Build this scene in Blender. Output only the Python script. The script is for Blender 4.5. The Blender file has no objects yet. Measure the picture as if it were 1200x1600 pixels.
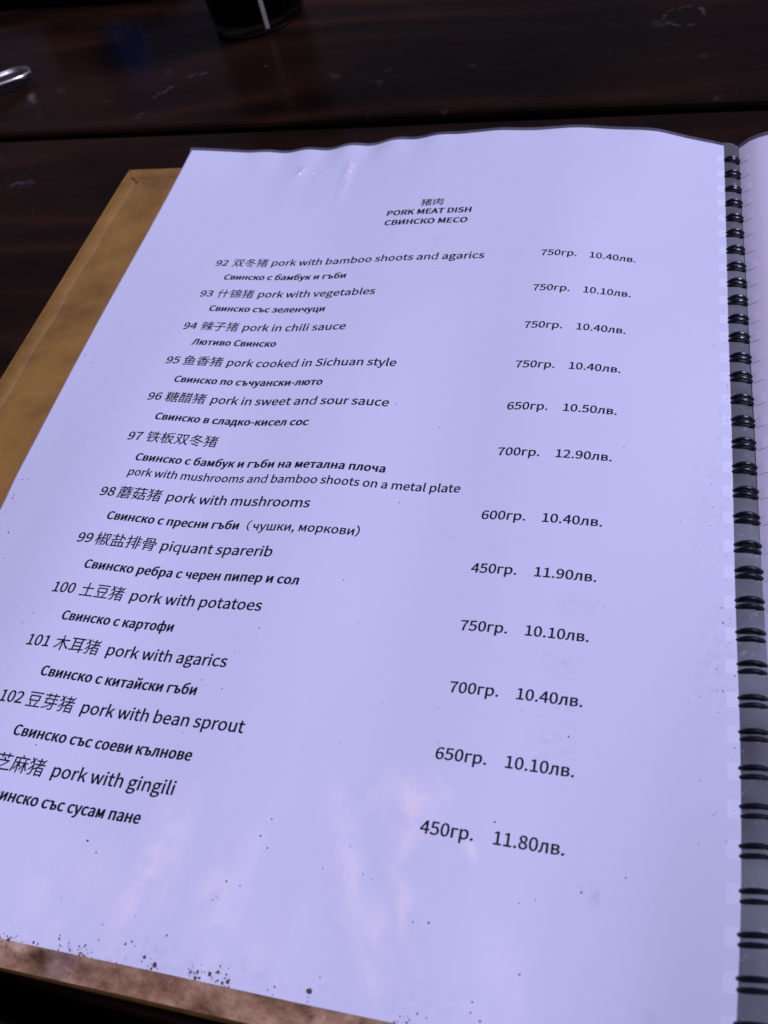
import bpy, bmesh, math, random, json
import numpy as np
from mathutils import Vector, Matrix
random.seed(7)
MM = 0.001
R = math.radians
sc = bpy.context.scene
COL = sc.collection

# ------------------------------------------------------------------ camera
cam_d = bpy.data.cameras.new("camera")
cam = bpy.data.objects.new("camera", cam_d)
COL.objects.link(cam)
RW = np.array([[0.9560544015617195, 0.21923736005807934, -0.19466628164427358],
               [0.05656523551838473, -0.7894141315435782, -0.6112492969729298],
               [-0.28768099587077434, 0.57337623675377, -0.7671240680233811]])
M = Matrix.Identity(4)
for i in range(3):
    M[i][0], M[i][1], M[i][2] = RW[0][i], -RW[1][i], -RW[2][i]
M.translation = Vector((92.977, -178.921, 212.876)) * MM
cam.matrix_world = M
cam_d.sensor_fit = 'VERTICAL'
cam_d.sensor_height = 24.0
cam_d.lens = 24.0 * 1481.46 / 1600.0
cam_d.clip_start = 0.01
cam_d.clip_end = 50.0
cam_d.dof.use_dof = True
cam_d.dof.focus_distance = 0.268
cam_d.dof.aperture_fstop = 17.0
sc.camera = cam

# ------------------------------------------------------------------ light
SUN_EL, SUN_AZ = R(61), R(74)          # azimuth measured from +Y towards +X
world = bpy.data.worlds.new("World")
sc.world = world
world.use_nodes = True
wn, wl = world.node_tree.nodes, world.node_tree.links
bg = wn['Background']
sky = wn.new('ShaderNodeTexSky')
sky.sky_type = 'NISHITA'
sky.sun_disc = False
sky.sun_elevation = SUN_EL
sky.sun_rotation = SUN_AZ
tint = wn.new('ShaderNodeMix'); tint.data_type = 'RGBA'; tint.blend_type = 'MULTIPLY'
tint.inputs[0].default_value = 1.0
tint.inputs[7].default_value = (1.0, 0.62, 0.60, 1)
wl.new(sky.outputs[0], tint.inputs[6])
wl.new(tint.outputs[2], bg.inputs[0])
bg.inputs[1].default_value = 0.05
sun_d = bpy.data.lights.new("sun", 'SUN')
sun_d.energy = 5.0
sun_d.angle = R(14)
sun_d.color = (0.585, 0.605, 1.0)
sun = bpy.data.objects.new("sun", sun_d)
COL.objects.link(sun)
sdir = Vector((math.sin(SUN_AZ) * math.cos(SUN_EL), math.cos(SUN_AZ) * math.cos(SUN_EL), math.sin(SUN_EL)))
sun.rotation_euler = (-sdir).to_track_quat('-Z', 'Y').to_euler()
sc.view_settings.view_transform = 'Standard'
sc.view_settings.look = 'None'
sc.view_settings.exposure = -0.45
sc.view_settings.gamma = 1.0
sc.render.engine = 'CYCLES'

# ------------------------------------------------------------------ helpers
def link(o, parent=None):
    COL.objects.link(o)
    if parent is not None:
        o.parent = parent
    return o

def thing(name, label, cat, loc=(0, 0, 0), group=None):
    o = bpy.data.objects.new(name, None)
    o.empty_display_size = 0.01
    o.location = Vector(loc) * MM
    o['label'] = label; o['category'] = cat
    if group: o['group'] = group
    return link(o)

def obj(name, verts, faces, mat, parent=None, smooth=True, uv=None, origin=None):
    """verts in millimetres, world space; stored relative to the parent's base."""
    me = bpy.data.meshes.new(name)
    off = np.array(parent_base(parent)) if parent is not None else np.zeros(3)
    V = (np.array(verts, float) - off) * MM
    me.from_pydata([tuple(v) for v in V], [], [tuple(f) for f in faces])
    if uv is not None:
        ul = me.uv_layers.new(name="page")
        for lp in me.loops:
            ul.data[lp.index].uv = uv[lp.vertex_index]
    if smooth:
        me.polygons.foreach_set('use_smooth', [True] * len(me.polygons))
    me.materials.append(mat)
    me.update()
    if smooth: me.set_sharp_from_angle(angle=R(42))
    o = bpy.data.objects.new(name, me)
    return link(o, parent)

def parent_base(p):
    b = np.zeros(3)
    while p is not None:
        b += np.array(p.location) / MM
        p = p.parent
    return b

def grid_faces(nu, nv, base=0, flip=False):
    F_ = []
    for i in range(nu - 1):
        for j in range(nv - 1):
            a = base + i * nv + j; q = (a, a + nv, a + nv + 1, a + 1)
            F_.append(q[::-1] if flip else q)
    return F_

def lathe(prof, n=64, center=(0, 0, 0)):
    V, F_ = [], []
    m = len(prof)
    for k in range(n):
        a = 2 * math.pi * k / n
        for r, z in prof:
            V.append((center[0] + r * math.cos(a), center[1] + r * math.sin(a), center[2] + z))
    for k in range(n):
        for i in range(m - 1):
            a = k * m + i; b = ((k + 1) % n) * m + i
            F_.append((a, b, b + 1, a + 1))
    return V, F_

# ------------------------------------------------------------------ materials
def mat(name):
    m = bpy.data.materials.new(name); m.use_nodes = True
    nt = m.node_tree
    return m, nt, nt.nodes, nt.links, nt.nodes['Principled BSDF']

def ramp(N, stops, interp='LINEAR'):
    r = N.new('ShaderNodeValToRGB'); cr = r.color_ramp; cr.interpolation = interp
    while len(cr.elements) < len(stops): cr.elements.new(0.5)
    for e, (p_, c_) in zip(cr.elements, stops):
        e.position = p_; e.color = (*c_, 1) if len(c_) == 3 else c_
    return r

def noise(N, L, vec, scale, detail=4, rough=.55, dist=0.0):
    n = N.new('ShaderNodeTexNoise'); n.inputs['Scale'].default_value = scale
    n.inputs['Detail'].default_value = detail; n.inputs['Roughness'].default_value = rough
    n.inputs['Distortion'].default_value = dist
    if vec is not None: L.new(vec, n.inputs['Vector'])
    return n

def mapping(N, L, src, scale=(1, 1, 1), loc=(0, 0, 0), rot=(0, 0, 0)):
    m = N.new('ShaderNodeMapping')
    m.inputs['Scale'].default_value = scale; m.inputs['Location'].default_value = loc
    m.inputs['Rotation'].default_value = rot
    L.new(src, m.inputs['Vector']); return m.outputs[0]

def mixc(N, L, fac, a, b, mode='MIX'):
    m = N.new('ShaderNodeMix'); m.data_type = 'RGBA'; m.blend_type = mode
    for s, x in ((0, fac), (6, a), (7, b)):
        if isinstance(x, (int, float)): m.inputs[s].default_value = x
        elif isinstance(x, tuple): m.inputs[s].default_value = (*x, 1)
        else: L.new(x, m.inputs[s])
    return m.outputs[2]

def math_(N, L, op, a, b=None, clamp=False):
    m = N.new('ShaderNodeMath'); m.operation = op; m.use_clamp = clamp
    for s, x in ((0, a), (1, b)):
        if x is None: continue
        if isinstance(x, (int, float)): m.inputs[s].default_value = x
        else: L.new(x, m.inputs[s])
    return m.outputs[0]

def bump(N, L, h, strength, dist):
    b = N.new('ShaderNodeBump'); b.inputs['Strength'].default_value = strength
    b.inputs['Distance'].default_value = dist
    L.new(h, b.inputs['Height']); return b

def make_paper(name, base, blotch, glare_patches=(), pinches=()):
    m, nt, N, L, P = mat(name)
    uvn = N.new('ShaderNodeUVMap'); uvn.uv_map = 'page'; uv = uvn.outputs[0]   # 1 unit = 100 mm
    # faint cockle and yellowing of the printed sheet
    n1 = noise(N, L, uv, 2.6, 3, .5)
    c = mixc(N, L, math_(N, L, 'MULTIPLY', n1.outputs[0], .5), base, blotch)
    # tiny grease and dust marks
    v = N.new('ShaderNodeTexVoronoi'); v.inputs['Scale'].default_value = 9.0
    L.new(uv, v.inputs['Vector']); v.inputs['Randomness'].default_value = 1
    sp = ramp(N, [(0.0, (1, 1, 1)), (0.018, (1, 1, 1)), (0.03, (0, 0, 0))]); L.new(v.outputs['Distance'], sp.inputs[0])
    n2 = noise(N, L, uv, 3.1, 2)
    sel = ramp(N, [(0.50, (0, 0, 0)), (0.56, (1, 1, 1))]); L.new(n2.outputs[0], sel.inputs[0])
    dm = math_(N, L, 'MULTIPLY', sp.outputs[0], sel.outputs[0])
    c = mixc(N, L, math_(N, L, 'MULTIPLY', dm, .55), c, (0.12, 0.07, 0.07))
    n3 = noise(N, L, mapping(N, L, uv, (1, 1, 1), (3, 1, 0)), 7.5, 6, .7)
    sm = ramp(N, [(0.66, (0, 0, 0)), (0.78, (1, 1, 1))]); L.new(n3.outputs[0], sm.inputs[0])
    c = mixc(N, L, math_(N, L, 'MULTIPLY', sm.outputs[0], .13), c, (0.22, 0.17, 0.2))
    if glare_patches:
        # soft glare and glints on the film, painted into the base colour
        wn_ = noise(N, L, uv, 9.0, 3, .6)
        wv_ = N.new('ShaderNodeVectorMath'); wv_.operation = 'MULTIPLY_ADD'
        L.new(wn_.outputs['Color'], wv_.inputs[0]); wv_.inputs[1].default_value = (.10, .10, 0); L.new(uv, wv_.inputs[2])
        tot = None
        for (u_, v_, su, sv, ang, st) in glare_patches:
            mp = N.new('ShaderNodeMapping'); mp.vector_type = 'TEXTURE'
            mp.inputs['Location'].default_value = (u_ / 100 + .05, v_ / 100 + .05, 0)
            mp.inputs['Rotation'].default_value = (0, 0, ang)
            mp.inputs['Scale'].default_value = (su / 100, sv / 100, 1)
            L.new(wv_.outputs[0], mp.inputs['Vector'])
            g = N.new('ShaderNodeTexGradient'); g.gradient_type = 'SPHERICAL'; L.new(mp.outputs[0], g.inputs[0])
            g = math_(N, L, 'MULTIPLY', g.outputs[1], st)
            tot = g if tot is None else math_(N, L, 'MAXIMUM', tot, g)
        ns = noise(N, L, mapping(N, L, uv, (1, .7, 1)), 13, 5, .6, .3)
        nsr = ramp(N, [(.40, (0, 0, 0)), (.58, (1, 1, 1))]); L.new(ns.outputs[0], nsr.inputs[0])
        tot = math_(N, L, 'MULTIPLY', tot, math_(N, L, 'ADD', math_(N, L, 'MULTIPLY', nsr.outputs[0], .9), .12), True)
        c = mixc(N, L, tot, c, (.95, .83, .82))
        gt = None
        for (u_, v_, su, sv, st) in GRIME:
            mp = N.new('ShaderNodeMapping'); mp.vector_type = 'TEXTURE'
            mp.inputs['Location'].default_value = (u_ / 100 + .05, v_ / 100 + .05, 0)
            mp.inputs['Scale'].default_value = (su / 100, sv / 100, 1)
            L.new(wv_.outputs[0], mp.inputs['Vector'])
            g = N.new('ShaderNodeTexGradient'); g.gradient_type = 'SPHERICAL'; L.new(mp.outputs[0], g.inputs[0])
            g = math_(N, L, 'MULTIPLY', g.outputs[1], st)
            gt = g if gt is None else math_(N, L, 'MAXIMUM', gt, g)
        gn = noise(N, L, uv, 45, 5, .7)
        gr_ = ramp(N, [(.46, (0, 0, 0)), (.62, (1, 1, 1))]); L.new(gn.outputs[0], gr_.inputs[0])
        c = mixc(N, L, math_(N, L, 'MULTIPLY', math_(N, L, 'MULTIPLY', gt, gr_.outputs[0], True), .32), c, (.36, .30, .36))
    L.new(c, P.inputs['Base Color'])
    P.inputs['Roughness'].default_value = .85
    P.inputs['Specular IOR Level'].default_value = 0.2
    P.inputs['Coat Weight'].default_value = 1.0
    P.inputs['Coat IOR'].default_value = 1.5
    # film: gloss broken by scuffs, slow ripples
    n4 = noise(N, L, mapping(N, L, uv, (1, .6, 1)), 4.0, 5, .6)
    cr = ramp(N, [(0.35, (.10,) * 3), (0.7, (.24,) * 3)]); L.new(n4.outputs[0], cr.inputs[0])
    L.new(cr.outputs[0], P.inputs['Coat Roughness'])
    w1 = noise(N, L, mapping(N, L, uv, (1.6, .5, 1)), 3.2, 2, .45)
    w2 = noise(N, L, uv, 60.0, 3, .6)
    h = math_(N, L, 'ADD', w1.outputs[0], math_(N, L, 'MULTIPLY', w2.outputs[0], .006))
    w3 = noise(N, L, mapping(N, L, uv, (2.2, .9, 1), (5, 2, 0)), 7.0, 3, .5)
    h = math_(N, L, 'ADD', h, math_(N, L, 'MULTIPLY', w3.outputs[0], .22))
    for (u_, v_, su, sv, ang, hh) in pinches:       # tiny pinched blisters in the film
        mp = N.new('ShaderNodeMapping'); mp.vector_type = 'TEXTURE'
        mp.inputs['Location'].default_value = (u_ / 100, v_ / 100, 0)
        mp.inputs['Rotation'].default_value = (0, 0, ang)
        mp.inputs['Scale'].default_value = (su / 100, sv / 100, 1)
        L.new(uv, mp.inputs['Vector'])
        g = N.new('ShaderNodeTexGradient'); g.gradient_type = 'QUADRATIC_SPHERE'; L.new(mp.outputs[0], g.inputs[0])
        h = math_(N, L, 'ADD', h, math_(N, L, 'MULTIPLY', g.outputs[1], hh))
    b = bump(N, L, h, 1.0, .0016)
    L.new(b.outputs[0], P.inputs['Coat Normal'])
    return m

def make_ink(name, col):
    m, nt, N, L, P = mat(name)
    tc = N.new('ShaderNodeTexCoord')
    n = noise(N, L, tc.outputs['Object'], 900, 3)
    c = mixc(N, L, math_(N, L, 'MULTIPLY', n.outputs[0], .8), col, tuple(x * 1.7 for x in col))
    L.new(c, P.inputs['Base Color'])
    P.inputs['Roughness'].default_value = .7
    P.inputs['Specular IOR Level'].default_value = .1
    P.inputs['Coat Weight'].default_value = .35
    P.inputs['Coat Roughness'].default_value = .2
    return m

def make_film(name, col, alpha):
    m, nt, N, L, P = mat(name)
    tc = N.new('ShaderNodeTexCoord')
    n = noise(N, L, tc.outputs['Object'], 32, 4)
    n2 = noise(N, L, tc.outputs['Object'], 420, 4, .7)
    sp = ramp(N, [(.60, (0, 0, 0)), (.70, (1, 1, 1))]); L.new(n2.outputs[0], sp.inputs[0])
    nr = ramp(N, [(.38, (0, 0, 0)), (.62, (1, 1, 1))]); L.new(n.outputs[0], nr.inputs[0])
    c = mixc(N, L, nr.outputs[0], col, (col[0] * .55, col[1] * .46, col[2] * .48))
    c = mixc(N, L, math_(N, L, 'MULTIPLY', sp.outputs[0], .35), c, (.5, .46, .42))
    L.new(c, P.inputs['Base Color'])
    a = math_(N, L, 'ADD', math_(N, L, 'MULTIPLY', n.outputs[0], .35), alpha - .17, True)
    L.new(a, P.inputs['Alpha'])
    P.inputs['Roughness'].default_value = .16
    b = bump(N, L, n2.outputs[0], .4, .0004)
    L.new(b.outputs[0], P.inputs['Normal'])
    return m

def make_wood(name):
    m, nt, N, L, P = mat(name)
    tc = N.new('ShaderNodeTexCoord'); ob = tc.outputs['Object']
    oi = N.new('ShaderNodeObjectInfo')
    cmb = N.new('ShaderNodeCombineXYZ'); L.new(math_(N, L, 'MULTIPLY', oi.outputs['Random'], 7), cmb.inputs[1])
    va = N.new('ShaderNodeVectorMath'); L.new(ob, va.inputs[0]); L.new(cmb.outputs[0], va.inputs[1])
    p = mapping(N, L, va.outputs[0], (2.2, 8.0, 3))
    warp = noise(N, L, p, 2.2, 3, .5)
    wv = N.new('ShaderNodeTexWave'); wv.wave_type = 'BANDS'; wv.bands_direction = 'Y'
    wv.inputs['Scale'].default_value = 1.5; wv.inputs['Distortion'].default_value = 14
    wv.inputs['Detail'].default_value = 3; wv.inputs['Detail Scale'].default_value = .7
    L.new(p, wv.inputs['Vector'])
    fine = noise(N, L, mapping(N, L, va.outputs[0], (9, 260, 60)), 1.0, 5, .65)
    c1 = ramp(N, [(0.0, (.0065, .0034, .0018)), (.5, (.011, .0054, .0026)), (.8, (.016, .0072, .0034)), (1.0, (.026, .0098, .0044))])
    L.new(wv.outputs[0], c1.inputs[0])
    wr = ramp(N, [(.38, (0, 0, 0)), (.62, (1, 1, 1))]); L.new(warp.outputs[0], wr.inputs[0])
    c = mixc(N, L, wr.outputs[0], c1.outputs[0], (.0085, .0048, .0028))
    c = mixc(N, L, math_(N, L, 'MULTIPLY', fine.outputs[0], .5), c, (.011, .0062, .0042), 'MIX')
    big = noise(N, L, mapping(N, L, ob, (1.5, 3.5, 1), (.7, .2, 0)), 3.5, 3, .55)
    bgr = ramp(N, [(.35, (.55, .55, .55)), (.65, (1.7, 1.35, 1.15))]); L.new(big.outputs[0], bgr.inputs[0])
    c = mixc(N, L, 1.0, c, bgr.outputs[0], 'MULTIPLY')
    # fine scratches in the varnish
    scn = noise(N, L, mapping(N, L, ob, (260, 14, 1), (.1, .3, 0), (0, 0, .5)), 1.0, 3, .6)
    scr = ramp(N, [(.70, (0, 0, 0)), (.76, (1, 1, 1))]); L.new(scn.outputs[0], scr.inputs[0])
    c = mixc(N, L, math_(N, L, 'MULTIPLY', scr.outputs[0], .22), c, (.06, .045, .04))
    # pale water marks
    n5 = noise(N, L, mapping(N, L, ob, (1, 1, 1), (2.3, .4, 0)), 34, 5, .65)
    mk = ramp(N, [(.64, (0, 0, 0)), (.78, (1, 1, 1))]); L.new(n5.outputs[0], mk.inputs[0])
    c = mixc(N, L, math_(N, L, 'MULTIPLY', mk.outputs[0], .35), c, (.12, .10, .10))
    L.new(c, P.inputs['Base Color'])
    P.inputs['Specular IOR Level'].default_value = .14
    rr = ramp(N, [(.3, (.16,) * 3), (.75, (.34,) * 3)]); L.new(n5.outputs[0], rr.inputs[0])
    L.new(rr.outputs[0], P.inputs['Roughness'])
    hb = math_(N, L, 'ADD', fine.outputs[0], math_(N, L, 'MULTIPLY', wv.outputs[0], .6))
    b = bump(N, L, hb, .25, .0006); L.new(b.outputs[0], P.inputs['Normal'])
    return m

def make_leather(name):
    m, nt, N, L, P = mat(name)
    tc = N.new('ShaderNodeTexCoord'); ob = tc.outputs['Object']
    n = noise(N, L, ob, 28, 6, .65)
    n2 = noise(N, L, ob, 700, 3, .6)
    n3 = noise(N, L, mapping(N, L, ob, (1, 1, 1), (1.3, 0, 0)), 60, 6, .75)
    c1 = ramp(N, [(.32, (.14, .066, .013)), (.5, (.28, .140, .025)), (.68, (.38, .195, .037))])
    L.new(n.outputs[0], c1.inputs[0])
    dk = ramp(N, [(.60, (0, 0, 0)), (.72, (1, 1, 1))]); L.new(n3.outputs[0], dk.inputs[0])
    c = mixc(N, L, math_(N, L, 'MULTIPLY', dk.outputs[0], .5), c1.outputs[0], (.16, .075, .016))
    c = mixc(N, L, math_(N, L, 'MULTIPLY', n2.outputs[0], .35), c, (.28, .13, .018))
    L.new(c, P.inputs['Base Color'])
    P.inputs['Roughness'].default_value = .6
    b = bump(N, L, math_(N, L, 'ADD', n2.outputs[0], math_(N, L, 'MULTIPLY', n.outputs[0], 1.5)), .5, .0005)
    L.new(b.outputs[0], P.inputs['Normal'])
    return m

def make_simple(name, col, rough, metal=0.0, spec=.5, var=.25, scale=200, bmp=0.0):
    m, nt, N, L, P = mat(name)
    tc = N.new('ShaderNodeTexCoord')
    n = noise(N, L, tc.outputs['Object'], scale, 4)
    c = mixc(N, L, n.outputs[0], tuple(x * (1 - var) for x in col), tuple(min(1, x * (1 + var)) for x in col))
    L.new(c, P.inputs['Base Color'])
    rr = ramp(N, [(.3, (rough * .8,) * 3), (.7, (min(1, rough * 1.25),) * 3)]); L.new(n.outputs[0], rr.inputs[0])
    L.new(rr.outputs[0], P.inputs['Roughness'])
    P.inputs['Metallic'].default_value = metal
    P.inputs['Specular IOR Level'].default_value = spec
    if bmp:
        b = bump(N, L, n.outputs[0], .5, bmp); L.new(b.outputs[0], P.inputs['Normal'])
    return m

GRIME = [(177, 205, 7, 4, .8), (175, 221, 7, 5, .7), (177, 231, 6, 6, .6), (175, 241, 8, 6, .7), (187, 271, 4, 2.5, 1.2), (117, 63, 3, 2, .8),
         (207, 170, 6, 30, .5), (209, 215, 5, 26, .7), (40, 297, 40, 5, .5), (110, 298, 40, 5, .7), (160, 297, 30, 6, .4), (5, 180, 6, 22, .5), (30, 220, 12, 14, .3)]
PINCHES = [(52.0, 15.5, 2.0, 5.0, .1, 1.0), (73.5, 12.5, 1.5, 5.0, 0, .8), (73.3, 17.0, 1.2, 2.0, 0, .7), (73.5, 26.0, 1.3, 7.0, 0, .5), (58, 16, 1.0, 3.5, .5, .4), (61, 18, 1.0, 3.5, .3, .4)]
GLARE_PATCHES = [(94, 282, 9, 26, .05, 1.0), (112, 284, 8, 22, .0, .9), (80, 290, 9, 18, .1, .6), (148, 257, 12, 9, .2, 1.3), (149, 264, 4, 9, .2, .8),  # pale patches painted where glare lies on the lower page
          (137, 273, 5, 26, -.45, .9), (150, 279, 2.5, 15, -.5, 1.0), (147, 289, 5, 14, -.2, .9), (139, 255, 2.5, 9, .5, .7),
          (160, 265, 1.5, 5, -.9, 1.0), (70, 288, 9, 20, .1, .4), (125, 292, 16, 12, 0, .4), (172, 292, 10, 16, -.4, .4),
          (51.5, 15.5, 1.5, 3.4, .1, 1.5), (73, 12.0, .9, 3.6, .0, 2.2), (72.8, 16.8, .9, 1.4, 0, 2.2), (73, 27, 1.0, 8, 0, 1.2), (58, 16, .6, 2.5, .5, .8), (61, 18, .6, 2.5, .3, .8)]  # small painted glints near the top edge
M_PAPER = make_paper('laminated_white_paper', (0.74, 0.735, 0.80), (0.70, 0.655, 0.75), GLARE_PATCHES, PINCHES)
M_PAPER_R = make_paper('laminated_pinkish_paper', (0.78, 0.70, 0.75), (0.72, 0.63, 0.68))
M_INK = make_ink('black_print', (0.008, 0.008, 0.014))
M_FILM = make_film('clear_laminate', (0.20, 0.215, 0.24), .62)
M_STRIP = make_film('milky_inner_margin', (0.20, 0.21, 0.21), 1.2)
def make_edge(name):
    m, nt, N, L, P = mat(name)
    tc = N.new('ShaderNodeTexCoord'); ob = tc.outputs['Object']
    a1 = noise(N, L, mapping(N, L, ob, (1, 1.6, 1)), 80, 5, .65, .1)
    a2 = noise(N, L, ob, 190, 4, .7)
    c1 = ramp(N, [(.30, (.12, .06, .03)), (.45, (.38, .20, .10)), (.58, (.58, .34, .19)), (.72, (1.0, .70, .46))])
    L.new(a1.outputs[0], c1.inputs[0])
    bl = noise(N, L, mapping(N, L, ob, (1, .2, 1), (.35, 0, 0)), 26, 2, .4)
    br_ = ramp(N, [(.60, (0, 0, 0)), (.68, (1, 1, 1))]); L.new(bl.outputs[0], br_.inputs[0])
    c = mixc(N, L, math_(N, L, 'MULTIPLY', br_.outputs[0], .55), c1.outputs[0], (.22, .26, .40))
    dk = ramp(N, [(.60, (0, 0, 0)), (.68, (1, 1, 1))]); L.new(a2.outputs[0], dk.inputs[0])
    c = mixc(N, L, math_(N, L, 'MULTIPLY', dk.outputs[0], .6), c, (.05, .03, .022))
    L.new(c, P.inputs['Base Color'])
    al = ramp(N, [(.35, (.42,) * 3), (.65, (.80,) * 3)]); L.new(a1.outputs[0], al.inputs[0])
    L.new(al.outputs[0], P.inputs['Alpha'])
    P.inputs['Roughness'].default_value = .2
    b = bump(N, L, math_(N, L, 'ADD', a1.outputs[0], math_(N, L, 'MULTIPLY', a2.outputs[0], .5)), .9, .0012)
    L.new(b.outputs[0], P.inputs['Normal'])
    return m
M_FILM_EDGE = make_edge('grubby_clear_laminate_edge')
M_WIRE = make_simple('black_coated_wire', (0.006, 0.007, 0.012), .3, spec=.4)
M_WOOD = make_wood('dark_stained_planks')
M_LEATHER = make_leather('ochre_leatherette')
M_BOARD_SIDE = make_simple('dark_board_edge', (0.075, 0.06, 0.055), .7)
M_STEEL = make_simple('polished_steel', (0.42, 0.41, 0.39), .15, metal=1.0, var=.05)
M_GLASS_DARK = make_simple('dark_drink', (0.0015, 0.0013, 0.0014), .08, spec=.1)
M_TRAY = make_simple('black_tray', (0.004, 0.004, 0.005), .35, spec=.2)
M_HIGHLIGHT = make_simple('painted_highlight', (0.9, 0.9, 0.74), .5)
M_DIRT = make_simple('brown_dirt', (0.085, 0.048, 0.036), .9, var=.5, scale=900)
M_FILM_PALE = make_film('clear_laminate_rim', (0.55, 0.53, 0.56), .55)
M_SLOT_R = make_simple('bare_punched_pinkish_paper', (0.80, 0.73, 0.78), .7, var=.03)
M_SLOT = make_simple('bare_punched_paper', (0.765, 0.75, 0.82), .7, var=.03)
M_SHEET = make_simple('under_sheets', (0.50, 0.47, 0.52), .6)
mg, _nt, _N, _L, _P = mat('clear_glass')
_P.inputs['Transmission Weight'].default_value = 1.0
_P.inputs['Roughness'].default_value = .03
_P.inputs['IOR'].default_value = 1.48
_P.inputs['Base Color'].default_value = (.035, .035, .033, 1)
M_GLASS = mg

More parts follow.
